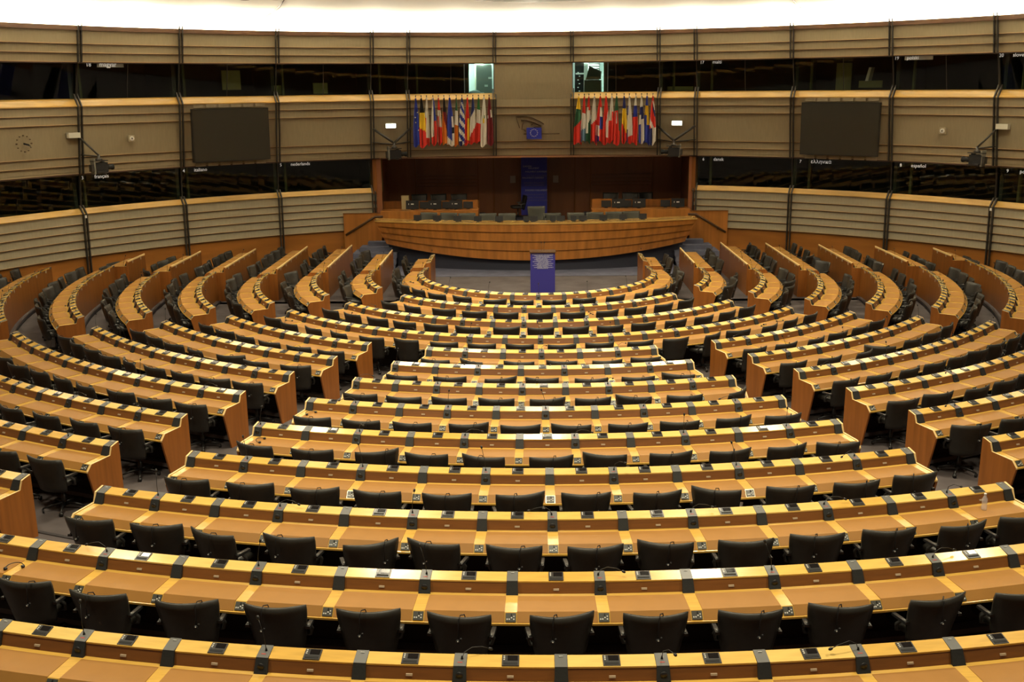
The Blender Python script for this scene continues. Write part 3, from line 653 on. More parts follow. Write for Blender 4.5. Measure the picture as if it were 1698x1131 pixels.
# upper desks either side, side cheeks, rails, stairs
for s, nm in ((-1, 'left'), (1, 'right')):
    t = empty('upper_desk', (s*3.8, 6.6, 0), label='raised wooden clerks desk behind the podium at the %s' % nm, cat='desk'); t['_o'] = [s*3.8, 6.6, 0]
    mb = MB(); mb.box((s*3.72, 6.62, 1.36), (3.45, .05, .92), M['podium']); mb.build('front_panel', t)
    mb = MB(); mb.box((s*3.72, 6.95, 1.82), (3.45, .70, .03), M['wain']); mb.build('desktop', t)
    mb = MB(); mb.box((s*3.72, 7.42, 1.50), (3.45, .04, 1.2), M['panel']); mb.box((s*2.42, 7.35, 1.98), (.75, .12, .30), M['wain']); mb.build('back_panel', t)
    mb = MB(); mb.box((s*2.01, 6.95, 1.36), (.03, .70, .92), M['podium']); mb.build('end_panel', t)
    mb = MB(); mb.box((s*6.10, 6.64, .89), (1.32, .08, 1.74), M['podium']); mb.box((s*6.10, 6.64, 1.765), (1.34, .12, .02), M['panel']); struct(mb, 'wall_%s_podium' % nm)
    t = empty('handrail', (s*6.1, 6.5, 1.2), label='dark wooden handrail on the %s stair wall beside the podium' % nm, cat='handrail'); t['_o'] = [s*6.1, 6.5, 1.2]
    mb = MB(); mb.tube([(s*5.35, 6.48, 1.66), (s*5.62, 6.48, 1.66), (s*6.68, 6.48, 1.02)], .042, M['trimwood'], 8); mb.build('rail', t)
    for x, zz in ((5.7, 1.58), (6.4, 1.16)):
        mb = MB(); mb.tube([(s*x, 6.6, zz-.06), (s*x, 6.48, zz)], .012, M['metal'], 5); mb.build('bracket', t)
    mb = MB()
    for y0, zz, x1 in ((5.0, .17, 6.62), (5.3, .34, 6.5), (5.6, .50, 6.32), (5.95, .65, 6.12), (6.25, .80, 5.88)):
        x0 = 4.8; mb.box((s*(x0+x1)/2, (y0+6.58)/2, zz/2), (x1-x0, 6.58-y0, zz), M['carpet_blue'])
    struct(mb, 'floor_%s_stairs' % nm)
# front row of the podium: monitors and chairs
mon_px = (-4.0, -3.32, -2.62, -1.93, -1.22, -.31, -.06, .58, .85, 1.27, 1.58, 2.27, 2.94, 3.62)
def podium_y(x): return 20-math.sqrt(15.6**2-x*x)
def monitor(x, y, z, w_, h_, label, grp, badge=False, cat='monitor', tilt=.0):
    t = empty('monitor', (x, y, z), 0, label=label, cat=cat, group=grp)
    mb = MB(); mb.hexa([(-w_/2, -.015, .03), (w_/2, -.015, .03), (w_/2, .015, .03), (-w_/2, .015, .03)], [(-w_/2, .015, h_), (w_/2, .015, h_), (w_/2, .04, h_), (-w_/2, .04, h_)], M['plastic']); put(mb.mesh('screen_housing'), 'screen_housing', t, (0, 0, 0))
    mb = MB(); mb.box((0, .02, .01), (.12, .12, .02), M['plastic']); mb.tube([(0, .02, .02), (0, .02, .10)], .012, M['plastic'], 6); put(mb.mesh('foot'), 'foot', t, (0, 0, 0))
    if badge:
        mb = MB(); mb.box((0, -.016+.03*.6, h_*.62), (.10, .012, .035), M['white']); mb.box((-.13, -.016+.03*.6, h_*.62), (.02, .012, .05), M['white']); put(mb.mesh('badge'), 'badge', t, (0, 0, 0))
for i, x in enumerate(mon_px):
    monitor(x, podium_y(x)+.30, zt, .26 if x not in (-.31, .58, 1.27) else .19, .20, 'small dark desk monitor on the podium desk, %s from the left' % ORD[i+1], 'monitors along the podium desk')
LG = chair_meshes(M['leather_g'], M['greymetal'])
for i, x in enumerate((-3.75, -3.05, -2.33, -1.6, -.95, .06, .62, 1.40, 2.05, 2.75, 3.40)):
    c = make_chair((x, podium_y(x)+1.35, ST), pi+random.uniform(-.25, .25), ('tall grey green presiding chair in front of the blue banner' if i == 5 else 'grey green chair behind the podium desk, %s from the left' % ORD[i+1]), 'grey green chairs behind the podium desk', lib=LG)
    if i == 5: c.scale = (1, 1, 1.28)
for i, x in enumerate((-4.35, -3.55, -2.8)):
    monitor(x, 6.95, 1.835, .46, .33, 'black monitor with white badge on the left clerks desk, %s from the left' % ORD[i+1], 'clerks monitors at the left', True)
    monitor(x+.42, 7.1, 1.835, .34, .26, 'plain black monitor on the left clerks desk, %s from the left' % ORD[i+1], 'plain clerks monitors at the left')
for i, x in enumerate((2.95, 3.68, 5.05)):
    monitor(x, 6.95, 1.835, .46, .33, 'black monitor with white badge on the right clerks desk, %s from the left' % ORD[i+1], 'clerks monitors at the right', True)
    monitor(x-.42, 7.1, 1.835, .34, .26, 'plain black monitor on the right clerks desk, %s from the left' % ORD[i+1], 'plain clerks monitors at the right')
for s, nm in ((-1, 'left'), (1, 'right')):
    for i, x in enumerate((4.2, 3.5, 2.75)[::-1] if s > 0 else (4.2, 3.5, 2.75)):
        make_chair((s*x, 8.6, 1.35), pi+random.uniform(-.4, .4), 'dark chair behind the %s clerks desk, %s from the left' % (nm, ORD[i+1]), 'dark chairs behind the clerks desks')
    mb = MB(); mb.box((s*3.7, 8.9, 1.15), (3.6, 2.4, .4), M['carpet_blue']); struct(mb, 'floor_%s_dais' % nm)
make_chair((-.62, 8.4, ST+.35), pi*.55, 'dark high chair turned sideways left of the blue banner', 'dark chairs in the recess')
mb = MB(); mb.box((-.62, 8.6, ST+.175), (1.2, 1.2, .35), M['carpet_blue']); struct(mb, 'floor_centre_dais')
# stack of paper, beige box
t = empty('cardboard_box', (-4.62, 7.2, 1.835), label='beige open box standing at the left end of the clerks desk', cat='box')
mb = MB(); mb.box((0, 0, .24), (.26, .2, .48), mat('beige card', (.42, .34, .18), .8)); put(mb.mesh('carton'), 'carton', t, (0, 0, 0))
# blue banner
t = empty('banner', (-.01, 9.6, 1.3), label='tall blue banner with rows of small print in the dark recess', cat='banner')
mb = MB(); mb.box((0, 0, 1.16), (.98, .03, 2.33), M['banner']); put(mb.mesh('sheet'), 'sheet', t, (0, 0, 0))
for body, x, z_, sz, m_ in (('EUROPSKI', -.42, 1.80, .085, 'letter2'), ('PARLAMENT', -.22, 1.73, .085, 'letter2'), ('PARLAMENT EUROPEJSKI', -.33, 1.60, .085, 'letter2'),
                            ("PARLEMENT EUROPÉEN", -.30, 1.44, .085, 'letter3'), ('PARLAMENTO EUROPEO', -.45, 1.37, .085, 'letter2'), ('EVROPSKÝ PARLAMENT', -.38, 1.18, .085, 'letter3'),
                            ('EIROPAS PARLAMENTS', -.36, 1.09, .085, 'letter3'), ('EVROPSKI PARLAMENT', -.34, .90, .095, 'letter2'), ('EUROPA-PARLAMENTET', -.38, .74, .085, 'letter3'),
                            ('EUROPEES PARLEMENT', -.36, .63, .085, 'letter3'), ('PARLAMENTUL EUROPEAN', -.38, .52, .085, 'letter3')):
    text(body, 'print_line', sz, M[m_], t, (x, -.018, z_), sx=.86)
for s, nm in ((-1, 'left'), (1, 'right')):
    t = empty('wall_plaque', (s*.82, 10.13, 2.60), label='pale blank plaque on the recess wall %s of the blue banner' % nm, cat='plaque')
    mb = MB(); mb.box((0, 0, 0), (.21, .03, .27), M['plate2']); put(mb.mesh('plate'), 'plate', t, (0, 0, 0))
# lectern
t = empty('lectern', (.17, .35, 0), label='blue lectern covered in small white multilingual print, standing in the well', cat='lectern')
mb = MB(); mb.hexa([(-.36, -.2, 0), (.36, -.2, 0), (.36, .25, 0), (-.36, .25, 0)], [(-.36, -.2, 1.34), (.36, -.2, 1.34), (.36, .25, 1.30), (-.36, .25, 1.30)], M['lectern']); put(mb.mesh('body'), 'body', t, (0, 0, 0))
mb = MB(); mb.box((0, .02, 1.36), (.76, .5, .025), M['trimwood']); put(mb.mesh('top'), 'top', t, (0, 0, 0))
lines = ['ЕВРОПЕЙСКИ ПАРЛАМЕНТ  PARLAMENTO EUROPEO', 'EVROPSKÝ PARLAMENT  EUROPA-PARLAMENTET', 'EUROPÄISCHES PARLAMENT', 'EUROOPA PARLAMENT  ΕΥΡΩΠΑΪΚΟ ΚΟΙΝΟΒΟΥΛΙΟ',
         'EUROPEAN PARLIAMENT', 'PARLEMENT EUROPÉEN  PARLAIMINT NA HEORPA', 'PARLAMENTO EUROPEO', 'EIROPAS PARLAMENTS  EUROPOS PARLAMENTAS', 'EURÓPAI PARLAMENT',
         'IL-PARLAMENT EWROPEW  EUROPEES PARLEMENT', 'PARLAMENT EUROPEJSKI', 'PARLAMENTO EUROPEU  PARLAMENTUL EUROPEAN', 'EURÓPSKY PARLAMENT', 'EVROPSKI PARLAMENT  EUROOPAN PARLAMENTTI', 'EUROPAPARLAMENTET']
offs = [0, .02, .0, .0, -.03, .03, -.01, -.02, .02, .03, .0, -.01, .0, .03, .0]
for i, ln in enumerate(lines): text(ln, 'print_line', .034, M['letter2'], t, (offs[i], -.204, 1.285-.029*i), align='CENTER', sx=.72 if len(ln) > 30 else .9)
for s in (-.03, .04):
    mb = MB(); mb.tube([(s, 0, 1.37), (s, .0, 1.50), (s*1.3, .02, 1.60)], .004, M['plastic'], 5); mb.tube([(s*1.3, .02, 1.60), (s*1.4, .02, 1.64)], .013, M['plastic'], 6); put(mb.mesh('microphone'), 'microphone', t, (0, 0, 0))

# ================================================================ things on the wall
for s, nm in ((-1, 'left'), (1, 'right')):
    phi = s*35.75
    t = wallthing('wall_screen', phi, 16.88, 4.62, label='large blank dark screen hung on the %s of the curved wall' % nm, cat='screen')
    mb = MB(); mb.hexa([(-1.28, -.02, -.84), (1.28, -.02, -.84), (1.28, .06, -.84), (-1.28, .2, -.84)], [(-1.28, -.10, .84), (1.28, -.10, .84), (1.28, .0, .84), (-1.28, .0, .84)], M['tvframe']); put(mb.mesh('frame'), 'frame', t, (0, 0, 0))
    mb = MB(); mb.add([(-1.25, -.028, -.81), (1.25, -.028, -.81), (1.25, -.106, .81), (-1.25, -.106, .81)], [(0, 1, 2, 3)], M['tv']); put(mb.mesh('panel'), 'panel', t, (0, 0, 0))
    for k, z_ in ((0, .93), (1, -.93)):
        for q in range(6):
            mb = MB(); x = -1.02+q*.41
            for j in range(3): mb.box((x, -.03 if k == 0 else .20, z_-.035+.035*j), (.33, .03, .02), M['vent'])
            put(mb.mesh('vent'), 'vent', t, (0, 0, 0))
for s, nm in ((-1, 'left'), (1, 'right')):
    t = wallthing('emergency_lamp', s*17.1, 16.9, 4.77, label='lit rectangular emergency lamp above the %s bracket camera' % nm, cat='lamp')
    mb = MB(); mb.box((0, .03, 0), (.36, .12, .16), M['lampoff']); put(mb.mesh('housing'), 'housing', t, (0, 0, 0))
    mb = MB(); mb.box((0, -.045, 0), (.33, .03, .13), M['lampon']); put(mb.mesh('diffuser'), 'diffuser', t, (0, 0, 0))
    t = wallthing('emergency_lamp', s*52.95, 16.9, 4.80, label='unlit white box lamp beside the far %s upright' % nm, cat='lamp')
    mb = MB(); mb.box((0, .03, 0), (.36, .14, .15), M['lampoff']); put(mb.mesh('housing'), 'housing', t, (0, 0, 0))
    t = wallthing('wall_loudspeaker', s*46.75, 16.95, 4.63, label='small square loudspeaker with round white cone on the %s wall' % nm, cat='loudspeaker')
    mb = MB(); mb.box((0, .02, 0), (.19, .08, .19), M['vent']); put(mb.mesh('housing'), 'housing', t, (0, 0, 0))
    mb = MB(); mb.lathe((0, -.03, 0), [(.075, .02), (.07, -.005), (.03, .01)], M['white'], 16, 'y'); mb.lathe((0, -.045, 0), [(.02, .01), (.018, -.005)], M['metal'], 8, 'y'); put(mb.mesh('cone'), 'cone', t, (0, 0, 0))
    t = wallthing('wall_switch', s*52.42-s*0, 17.2, 2.37, label='small white switch box on the far %s upright' % nm, cat='switch')
    mb = MB(); mb.box((s*-.10, 0, 0), (.08, .05, .08), M['white']); put(mb.mesh('cover'), 'cover', t, (0, 0, 0))
# clock: marks without a face
t = wallthing('wall_clock', -58.05, 16.98, 4.63, label='wall clock of bare hour marks and two dark hands at far left', cat='clock')
mb = MB()
for i in range(12):
    a = 2*pi*i/12; r = .225; mb.box((r*sin(a), 0, r*cos(a)), (.028 if i % 3 else .04,)*1+(.03,)+(.028 if i % 3 else .04,), M['logo'])
put(mb.mesh('hour_mark'), 'hour_mark', t, (0, 0, 0))
for L_, a, wd in ((.15, rad(104), .03), (.20, rad(112), .02)):
    mb = MB(); mb.hexa([(-.02, -.02, wd), (L_*sin(a), -.02, L_*cos(a)+wd/2), (L_*sin(a), -.02, L_*cos(a)-wd/2), (-.02, -.02, -wd)], [(-.02, 0, wd), (L_*sin(a), 0, L_*cos(a)+wd/2), (L_*sin(a), 0, L_*cos(a)-wd/2), (-.02, 0, -wd)], M['black']); put(mb.mesh('hand'), 'hand', t, (0, 0, 0))
# parliament emblem
t = wallthing('wall_emblem', .07, 17.0, 4.43, label='brown hemicycle line emblem with small blue starred flag on central panel', cat='emblem')
def lg(zx, zy): return ((840+zx/16.98-885.3)/46.2, 0, -(180+zy/16.98-221.6)/46.2)
for pts, r in (([(275, 235), (320, 400), (370, 560)], .011), ([(290, 250), (450, 243), (560, 245), (700, 270), (850, 340), (960, 400), (1045, 460)], .012),
               ([(300, 270), (480, 262), (600, 268), (720, 300)], .008), ([(410, 345), (520, 340), (640, 365), (800, 415), (970, 510)], .024),
               ([(490, 370), (450, 480), (432, 600), (490, 600), (530, 650)], .010), ([(970, 510), (850, 510), (760, 545)], .014), ([(760, 430), (690, 490)], .012), ([(480, 722), (1480, 722)], .011)):
    mb = MB(); mb.tube([lg(*p) for p in pts], r*1.5, M['logo'], 5); put(mb.mesh('emblem_line'), 'emblem_line', t, (0, 0, 0))
f0, f1 = lg(560, 550), lg(980, 860)
mb = MB(); mb.box(((f0[0]+f1[0])/2, -.02, (f0[2]+f1[2])/2), (f1[0]-f0[0], .03, f0[2]-f1[2]), M['euro']); fl = put(mb.mesh('blue_flag'), 'blue_flag', t, (0, 0, 0))
def star(mb, x, y, z, r, m):
    vs = [(x+(r if i % 2 == 0 else r*.4)*sin(pi*i/5), y, z+(r if i % 2 == 0 else r*.4)*cos(pi*i/5)) for i in range(10)]
    mb.add(vs+[(x, y, z)], [(i, (i+1) % 10, 10) for i in range(10)], m)
mb = MB(); cx, cz = lg(768, 693)[0], lg(768, 693)[2]
for i in range(12): star(mb, cx+.125*sin(pi*i/6), -.04, cz+.125*cos(pi*i/6), .024, M['star'])
put(mb.mesh('star_ring'), 'star_ring', fl, (0, 0, 0))

# booth names
def sign(num, body, phi, R, z, dphi=1.3, sz=.15, plate=False, label='', dn=0):
    t = wallthing('booth_sign', phi, R, z, label=label, cat='sign')
    text(num, 'number', sz*.9, M['letter'], t, (0, -.02, -.05)); text(body, 'lettering', sz, M['letter'], t, (dphi, -.02, -.05))
    if plate:
        mb = MB(); mb.box((dphi+.36+dn, 0, 0), (.85, .02, .14), mat('grey sticker', (.30, .30, .26), .6)); put(mb.mesh('sticker'), 'sticker', t, (0, 0, 0))
sign('18', 'magyar', -51.3, 16.72, 6.80, .42, .19, True, label='magyar booth name on the upper glass at the far left')
sign('3', 'français', -52.0, 17.28, 3.53, .42, .155, label='français booth name on the lower glass behind the left camera')
sign('4', 'italiano', -41.05, 17.26, 3.53, .38, .155, label='italiano booth name on the lower glass under the left screen')
sign('5', 'nederlands', -30.05, 17.26, 3.55, .38, .155, label='nederlands booth name on the lower glass left of the recess')
sign('17', 'malti', 19.68, 16.72, 6.79, .42, .155, label='malti booth name on the upper glass right of the flags')
sign('6', 'dansk', 20.0, 17.26, 3.53, .38, .155, label='dansk booth name on the lower glass right of the recess')
sign('7', 'ελληνικά', 31.1, 17.26, 3.53, .38, .155, label='Greek booth name on the lower glass under the right screen')
sign('8', 'español', 42.1, 17.26, 3.53, .36, .155, label='español booth name on the lower glass, second from the right')
sign('9', 'português', 53.2, 17.26, 3.53, .40, .155, label='português booth name on the lower glass at the far right')
sign('19', 'polski', 41.4, 16.72, 6.79, .38, .155, True, label='polski booth name on the upper glass near the right')
sign('20', 'slovenčina', 52.25, 16.72, 6.79, .40, .155, label='slovenčina booth name on the upper glass at the far right')

# boards and boxes standing inside the booths
for i, (phi, z, w_, h_, R, lab) in enumerate(((-34.6, 6.35, .62, .62, 17.5, 'olive sheet hanging behind the upper glass above the left screen'), (-29.6, 6.02, .5, .30, 17.6, 'low olive board behind the upper glass beside the third upright'),
        (-24.6, 6.06, .5, .36, 17.6, 'olive board leaning behind the upper glass left of the flags'), (34.7, 6.25, .5, .9, 17.9, 'tall olive partition behind the upper glass above the right screen'),
        (37.9, 6.02, .75, .22, 17.6, 'low pale box behind the upper glass above the right screen'), (17.0, 5.93, .9, .14, 17.6, 'long low grey box behind the upper glass beside malti'))):
    t = wallthing('booth_board', phi, R, z, label=lab, cat='board'); mb = MB(); mb.box((0, 0, 0), (w_, .06, h_), M['olive']); put(mb.mesh('board'), 'board', t, (0, 0, 0))
t = wallthing('monitor', 37.6, 17.5, 6.12, label='thin white monitor edge-on behind the upper glass above the right screen', cat='monitor')
mb = MB(); mb.hexa([(-.06, 0, 0), (.04, 0, 0), (.04, .3, 0), (-.06, .3, 0)], [(.04, 0, .42), (.12, 0, .42), (.12, .3, .42), (.04, .3, .42)], M['white']); put(mb.mesh('screen_housing'), 'screen_housing', t, (0, 0, 0))

# cameras on brackets
def tvcam(t, o, dirx, s=1.0):
    x, y, z = o
    mb = MB(); mb.box((x, y, z+.17), (.42*s, .22, .03), M['metal']); mb.box((x-.18*s*dirx, y, z+.02), (.05, .22, .46), mat('camera yoke', (.20, .19, .15), .5)); put(mb.mesh('yoke'), 'yoke', t, (0, 0, 0))
    mb = MB(); mb.box((x+.02, y, z-.02), (.34*s, .24, .28), M['plastic']); mb.box((x+.08, y-.02, z+.10), (.16, .12, .06), M['plastic']); put(mb.mesh('camera_body'), 'camera_body', t, (0, 0, 0))
    mb = MB(); mb.lathe((x, y, z+.185), [(.10, 0), (.10, .04), (.05, .07), (.04, .12)], M['metal'], 12); put(mb.mesh('pan_head'), 'pan_head', t, (0, 0, 0))
    mb = MB(); mb.box((x-dirx*.24, y-.02, z-.03), (.12, .16, .20), M['metal']); mb.box((x-dirx*.02, y-.14, z-.16), (.30, .05, .05), M['plastic']); mb.box((x+dirx*.10, y, z+.15), (.10, .10, .06), M['plastic']); put(mb.mesh('control_unit'), 'control_unit', t, (0, 0, 0))
    mb = MB(); mb.lathe((x+dirx*.17, y, z-.03), [(.07, 0), (.075, dirx*.12), (.06, dirx*.14), (.085, dirx*.22), (.085, dirx*.26)], M['black'], 12, 'x'); put(mb.mesh('lens'), 'lens', t, (0, 0, 0))
    mb = MB(); mb.tube([(x-.1*dirx, y-.1, z-.16), (x+.1*dirx, y-.1, z-.20), (x+.25*dirx, y-.05, z-.17)], .012, M['greymetal'], 5); put(mb.mesh('cable'), 'cable', t, (0, 0, 0))
for s, nm in ((-1, 'left'), (1, 'right')):
    phi = s*17.0; hw = .66
    t = wallthing('camera_bracket', phi, 16.75, 4.2, label='V-shaped metal bracket holding the %s camera beside the flags' % nm, cat='bracket')
    for q in (-1, 1):
        mb = MB(); mb.tube([(q*hw, .1, .48), (0, -.25, 0)], .042, M['metal'], 6); put(mb.mesh('strut'), 'strut', t, (0, 0, 0))
        mb = MB(); mb.tube([(q*hw, .28, .0), (0, -.25, -.04)], .022, M['metal'], 6); put(mb.mesh('brace'), 'brace', t, (0, 0, 0))
    mb = MB(); mb.tube([(0, -.25, .02), (0, -.25, -.18)], .03, M['greymetal'], 8); put(mb.mesh('stem'), 'stem', t, (0, 0, 0))
    t = wallthing('video_camera', phi, 16.5, 3.84, label='black remote video camera hanging from the %s V bracket' % nm, cat='camera'); tvcam(t, (0, 0, 0), -1 if s > 0 else 1, 1.15)
    phi = s*51.55
    t = wallthing('camera_bracket', phi, 16.75, 4.2, label='single slanting bracket arm carrying the far %s camera' % nm, cat='bracket')
    mb = MB(); mb.tube([(s*.22, .15, .50), (-s*.08, -.25, .0)], .030, M['metal'], 6); put(mb.mesh('strut'), 'strut', t, (0, 0, 0))
    mb = MB(); mb.tube([(s*.20, .3, .02), (-s*.08, -.25, -.02)], .02, M['metal'], 6); mb.tube([(-s*.08, -.25, .02), (-s*.08, -.25, -.16)], .03, M['greymetal'], 8); put(mb.mesh('brace'), 'brace', t, (0, 0, 0))
    t = wallthing('video_camera', phi, 16.5, 3.88, label='black remote video camera hanging on the far %s of the wall' % nm, cat='camera'); tvcam(t, (-s*.06, 0, 0), -s, 1.1)

# ================================================================ flags
FB, FW, FR, FY, FK, FG, FN, FO, FLB, FDR, FLG = [M['f_'+k] for k in ('blue', 'wht', 'red', 'yel', 'blk', 'grn', 'navy', 'org', 'lblue', 'dred', 'lgrn')]
def bands(*cs):      # (limit, colour) with slanted limits: v + slope*(u-.5)
    def f(u, v):
        for lim, sl_, c in cs:
            if v < lim+sl_*(u-.5): return c
        return cs[-1][2]
    return f
def split(at, a, b): return lambda u, v: (a(u, v) if u < at else b(u, v))
one = lambda c: (lambda u, v: c)
def greek(u, v): return FN if v < .10 else ((FW, FB)[int((v*9.5-u*1.6+8)) % 2] if v < .93 or u > .5 else FN)
def danish(u, v): return FW if (.27 < v < .40 or (v > .4 and v < .70 and u > .25) and v < .64) else FR
def union(u, v):
    q = int(v*7-u*2.2+6) % 4
    if v > .68: return FW if u > .45 else FN
    return (FR, FW, FN if u > .5 else FR, FR)[q] if v > .1 else FR
FLAGS = [ # left edge px, right edge px (photograph), colours, label
 (686, 697, one(FB), 'blue flag with a few gold stars, first from the left'),
 (694, 707, bands((.30, 0, FK), (.66, .1, FY), (1, 0, FR)), 'black, yellow and red flag, second from the left'),
 (705, 713.5, split(.35, bands((.42, 0, FW), (.6, 0, FR), (1, 0, FG)), bands((.88, 0, FW), (1, 0, FR))), 'white flag with green and red fold, third from the left'),
 (715, 724.5, split(.5, bands((.85, 0, FW), (1, 0, FR)), bands((.5, 0, FB), (1, 0, FR))), 'white, blue and red flag, fourth from the left'),
 (725, 732.5, danish, 'red flag with white cross, fifth from the left'),
 (733, 742.5, bands((.30, 0, FK), (.52, .5, FDR), (1, 0, FO)), 'black, dark red and gold flag, sixth from the left'),
 (741, 753, split(.72, bands((.88, .2, FB), (1, 0, FW)), bands((.40, 0, FB), (.62, 0, FW), (.78, 0, FK), (1, 0, FW))), 'blue flag with white and black fold, seventh from the left'),
 (754.5, 761.5, bands((.28, 0, FG), (.57, 0, FW), (1, 0, FO)), 'green, white and orange flag, eighth from the left'),
 (761.5, 773, greek, 'blue and white striped flag, ninth from the left'),
 (772, 780.5, split(.5, bands((.9, 0, FR), (1, 0, FR)), bands((.42, 0, FR), (.90, 0, FY), (1, 0, FR))), 'red and yellow flag, tenth from the left'),
 (780, 790.5, bands((.34, -.2, FN), (.72, -.3, FW), (1, 0, FR)), 'dark blue, white and red flag, eleventh from the left'),
 (790, 799, bands((.27, 0, FLG), (.56, 0, FW), (1, 0, FR)), 'green, white and red flag, twelfth from the left'),
 (798, 809, lambda u, v: (FY if .42 < v < .55 and .3 < u < .55 else (FLG if .36 < v < .42 and .5 < u < .7 else FW)), 'white flag with faint gold emblem, thirteenth from the left'),
 (807, 817, lambda u, v: FW if (v > .25 and v < .42 and u > .7) or (.35 < v < .45 and u < .2) else FDR, 'dark maroon flag, fourteenth from the left'),
 (953, 966, bands((.28, 0, FY), (.56, -.2, FG), (1, 0, FR)), 'yellow, green and red flag, first right of the emblem'),
 (964.5, 972.5, bands((.36, 0, FR), (.72, -.1, FW), (1, 0, FLB)), 'red, white and light blue flag, second right of the emblem'),
 (971.5, 980.5, split(.5, bands((.25, 0, FR), (.8, 0, FW), (1, 0, FG)), bands((.30, 0, FR), (.58, -.2, FW), (1, 0, FG))), 'red, white and dark green flag, third right of the emblem'),
 (979.5, 990.5, bands((.54, -.15, FW), (1, 0, FR)), 'white over red flag, fourth right of the emblem'),
 (989, 1000.5, split(.5, bands((.62, 0, FR), (.88, 0, FW), (1, 0, FB)), bands((.25, 0, FR), (.45, 0, FW), (.7, 0, FB), (1, 0, FR))), 'red, white and blue folded flag, fifth right of the emblem'),
 (998.5, 1009.5, split(.45, one(FR), bands((.52, -.5, FR), (.86, 0, FW), (1, 0, FR))), 'red flag with white folded band, sixth right of the emblem'),
 (1009, 1018, split(.6, bands((.55, 0, FW), (1, 0, FR)), bands((.35, 0, FW), (1, 0, FR))), 'white and red flag, seventh right of the emblem'),
 (1015.5, 1027, lambda u, v: FG if v < .30 or (u > .85 and v < .75) else (FW if .34 < v < .56 and .4 < u < .58 else FR), 'green and red flag with white crest, eighth right of the emblem'),
 (1029, 1038, bands((.26, 0, FN), (.70, .3, FY), (1, 0, FR)), 'dark blue, yellow and red flag, ninth right of the emblem'),
 (1037, 1047, split(.25, bands((.2, 0, FW), (.4, 0, FB), (.7, 0, FW), (1, 0, FN)), bands((.86, 0, FW), (1, 0, FR))), 'mostly white flag with blue and red, tenth right of the emblem'),
 (1047.5, 1057.5, bands((.20, 0, FW), (.42, 0, FB), (1, 0, FR)), 'white, blue and red flag, eleventh right of the emblem'),
 (1057, 1066.5, split(.4, bands((.24, 0, FW), (.40, 0, FN), (.6, 0, FW), (1, 0, FB)), bands((.22, 0, FW), (.50, 0, FN), (1, 0, FW))), 'white flag with blue cross, twelfth right of the emblem'),
 (1066, 1075.5, split(.5, bands((.2, 0, FB), (.40, 0, FY), (1, 0, FB)), bands((.2, 0, FB), (.60, 0, FY), (1, 0, FB))), 'blue and yellow flag, thirteenth right of the emblem'),
 (1075, 1085.5, union, 'red, white and navy crossed flag, fourteenth right of the emblem')]
for x0, x1, cf, lab in FLAGS:
    xc = (x0+x1)/2; phi = math.degrees(math.atan(((xc-884.5)/1702.2*37.2/1.0)/1.0/16.55)) if False else (xc-884.7)/12.52*1.0
    # angle on the wall: 14.0 deg spans 196 px at the outer flags
    phi = (xc-884.8)/13.62
    W_ = (x1-x0)/45.5*.98
    t = wallthing('flag', phi, 16.55, 4.0, label=lab, cat='flag', group='flags hung in two ranks under the upper booths')
    mb = MB(); mb.tube([(0, 0, .1), (0, 0, 1.76)], .010, M['metal'], 6); mb.tube([(0, 0, 1.79), (0, 0, 1.75)], .02, M['metal'], 6); put(mb.mesh('pole'), 'pole', t, (0, 0, 0))
    mb = MB()
    for zz in (1.66, .16): mb.tube([(0, 0, zz), (0, .42 if zz > 1 else .6, zz)], .012, M['metal'], 5)
    put(mb.mesh('bracket'), 'bracket', t, (0, 0, 0))
    mb = MB(); NU, NV = 12, 30; H = 1.60+random.uniform(-.05, .06); ph = random.uniform(0, 6); lean = random.uniform(-.04, .04)
    vs = []
    for j in range(NV+1):
        v = j/NV; wv = .03+(W_-.03)*min(1, v*1.5)**.75
        for i in range(NU+1):
            u = i/NU; zz = 1.70-H*v+.10*(u-.5)*v*sin(ph)+(.07*sin(u*5+ph) if j == NV else 0)
            vs.append(((u-.5)*wv+lean*v, -.03+.05*v*sin(u*9+ph+v*1.5)+.02*sin(u*17+ph), zz))
    b0 = len(mb.v); mb.v += vs
    for j in range(NV):
        for i in range(NU):
            m_ = cf((i+.5)/NU, (j+.5)/NV); mb.f.append([b0+j*(NU+1)+i, b0+j*(NU+1)+i+1, b0+(j+1)*(NU+1)+i+1, b0+(j+1)*(NU+1)+i]); mb.m.append(mb.mi(m_)); mb.sm.append(True)
    if x0 == 686:
        for sx_, sz_ in ((.03, 1.22), (-.05, 1.05), (-.04, .88), (.05, .62)): star(mb, sx_, -.11, sz_, .03, M['star'])
    put(mb.mesh('cloth'), 'cloth', t, (0, 0, 0))

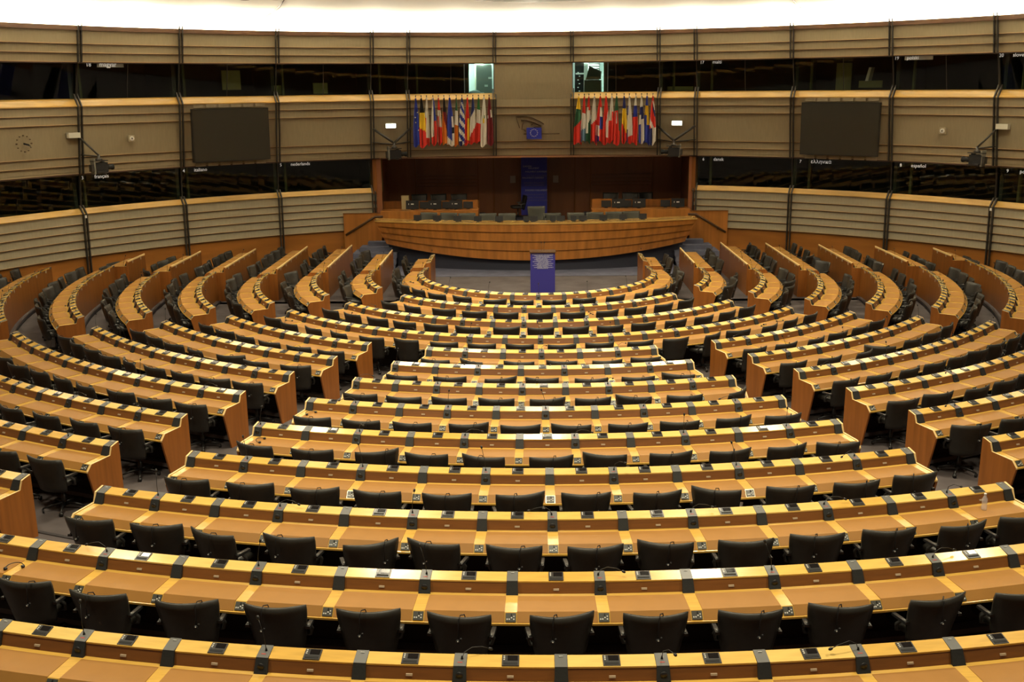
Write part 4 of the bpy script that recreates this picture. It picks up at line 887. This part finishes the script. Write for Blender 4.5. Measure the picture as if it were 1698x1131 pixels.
# ================================================================ loose things on the desks
def on_desk(key, ang, dr, R=None): R = RR[key]; a = rad(ang); return ((R+dr)*sin(a), -(R+dr)*cos(a), ZT[key]-.150)
t = empty('water_bottle', (0, 0, 0), label='clear plastic water bottle on a tan pad near the right end', cat='bottle')
t.location = on_desk('K', 15.75, .34)
mb = MB(); mb.lathe((0, 0, 0), [(.030, 0), (.032, .01), (.032, .06), (.027, .075), (.032, .09), (.031, .14), (.014, .175), (.013, .19)], M['bottle'], 14); put(mb.mesh('bottle_body'), 'bottle_body', t, (0, 0, 0))
mb = MB(); mb.lathe((0, 0, .19), [(.015, 0), (.015, .018)], M['white'], 10); put(mb.mesh('cap'), 'cap', t, (0, 0, 0))
def desk_headset(key, ang, dr, rz, lab):
    t = empty('headset', on_desk(key, ang, dr), rz, label=lab, cat='headset', group='headsets lying on the desk pads')
    mb = MB(); mb.tube([(.09*cos(a), .07*sin(a), .012+.02*sin(a)) for a in frange(-.2, pi+.2, 8)], .005, M['plastic'], 5); put(mb.mesh('headset_band'), 'headset_band', t, (0, 0, 0))
    for s in (-1, 1):
        mb = MB(); mb.lathe((s*.085, -.015, .016), [(.018, -.012), (.022, 0), (.016, .012)], M['plastic'], 8); put(mb.mesh('earpiece'), 'earpiece', t, (0, 0, 0))
desk_headset('L', -16.3, .40, .3, 'black headset lying on a pad at the far left of the third nearest row')
desk_headset('I', -15.2, .38, 1.4, 'black headset on the leftmost pad of the ninth row, centre block')
desk_headset('H', -15.2, .36, .8, 'black headset on the leftmost pad of the eighth row, centre block')
for i, (k, a) in enumerate((('A', -57), ('A', -43), ('A', -30), ('A', -75), ('D', -46.5), ('D', 43), ('D', 38.5), ('B', 14))):
    desk_headset(k, a, .38, i*.7, 'small headset lying on a desk pad, %s row out, %s of its kind' % (rn[k], ORD[i+1]))
bpy.context.view_layer.update(); dg = bpy.context.evaluated_depsgraph_get()
for o in [o for o in bpy.data.objects if o.type == 'FONT']:
    me = bpy.data.meshes.new_from_object(o.evaluated_get(dg)); nm = o.name.split('.')[0]; o.name = 'old'
    q = bpy.data.objects.new(nm, me); C.objects.link(q); q.parent = o.parent; q.location = o.location; q.rotation_euler = o.rotation_euler; q.scale = o.scale
    bpy.data.objects.remove(o)
for o in bpy.data.objects:
    if '_o' in o: del o['_o']
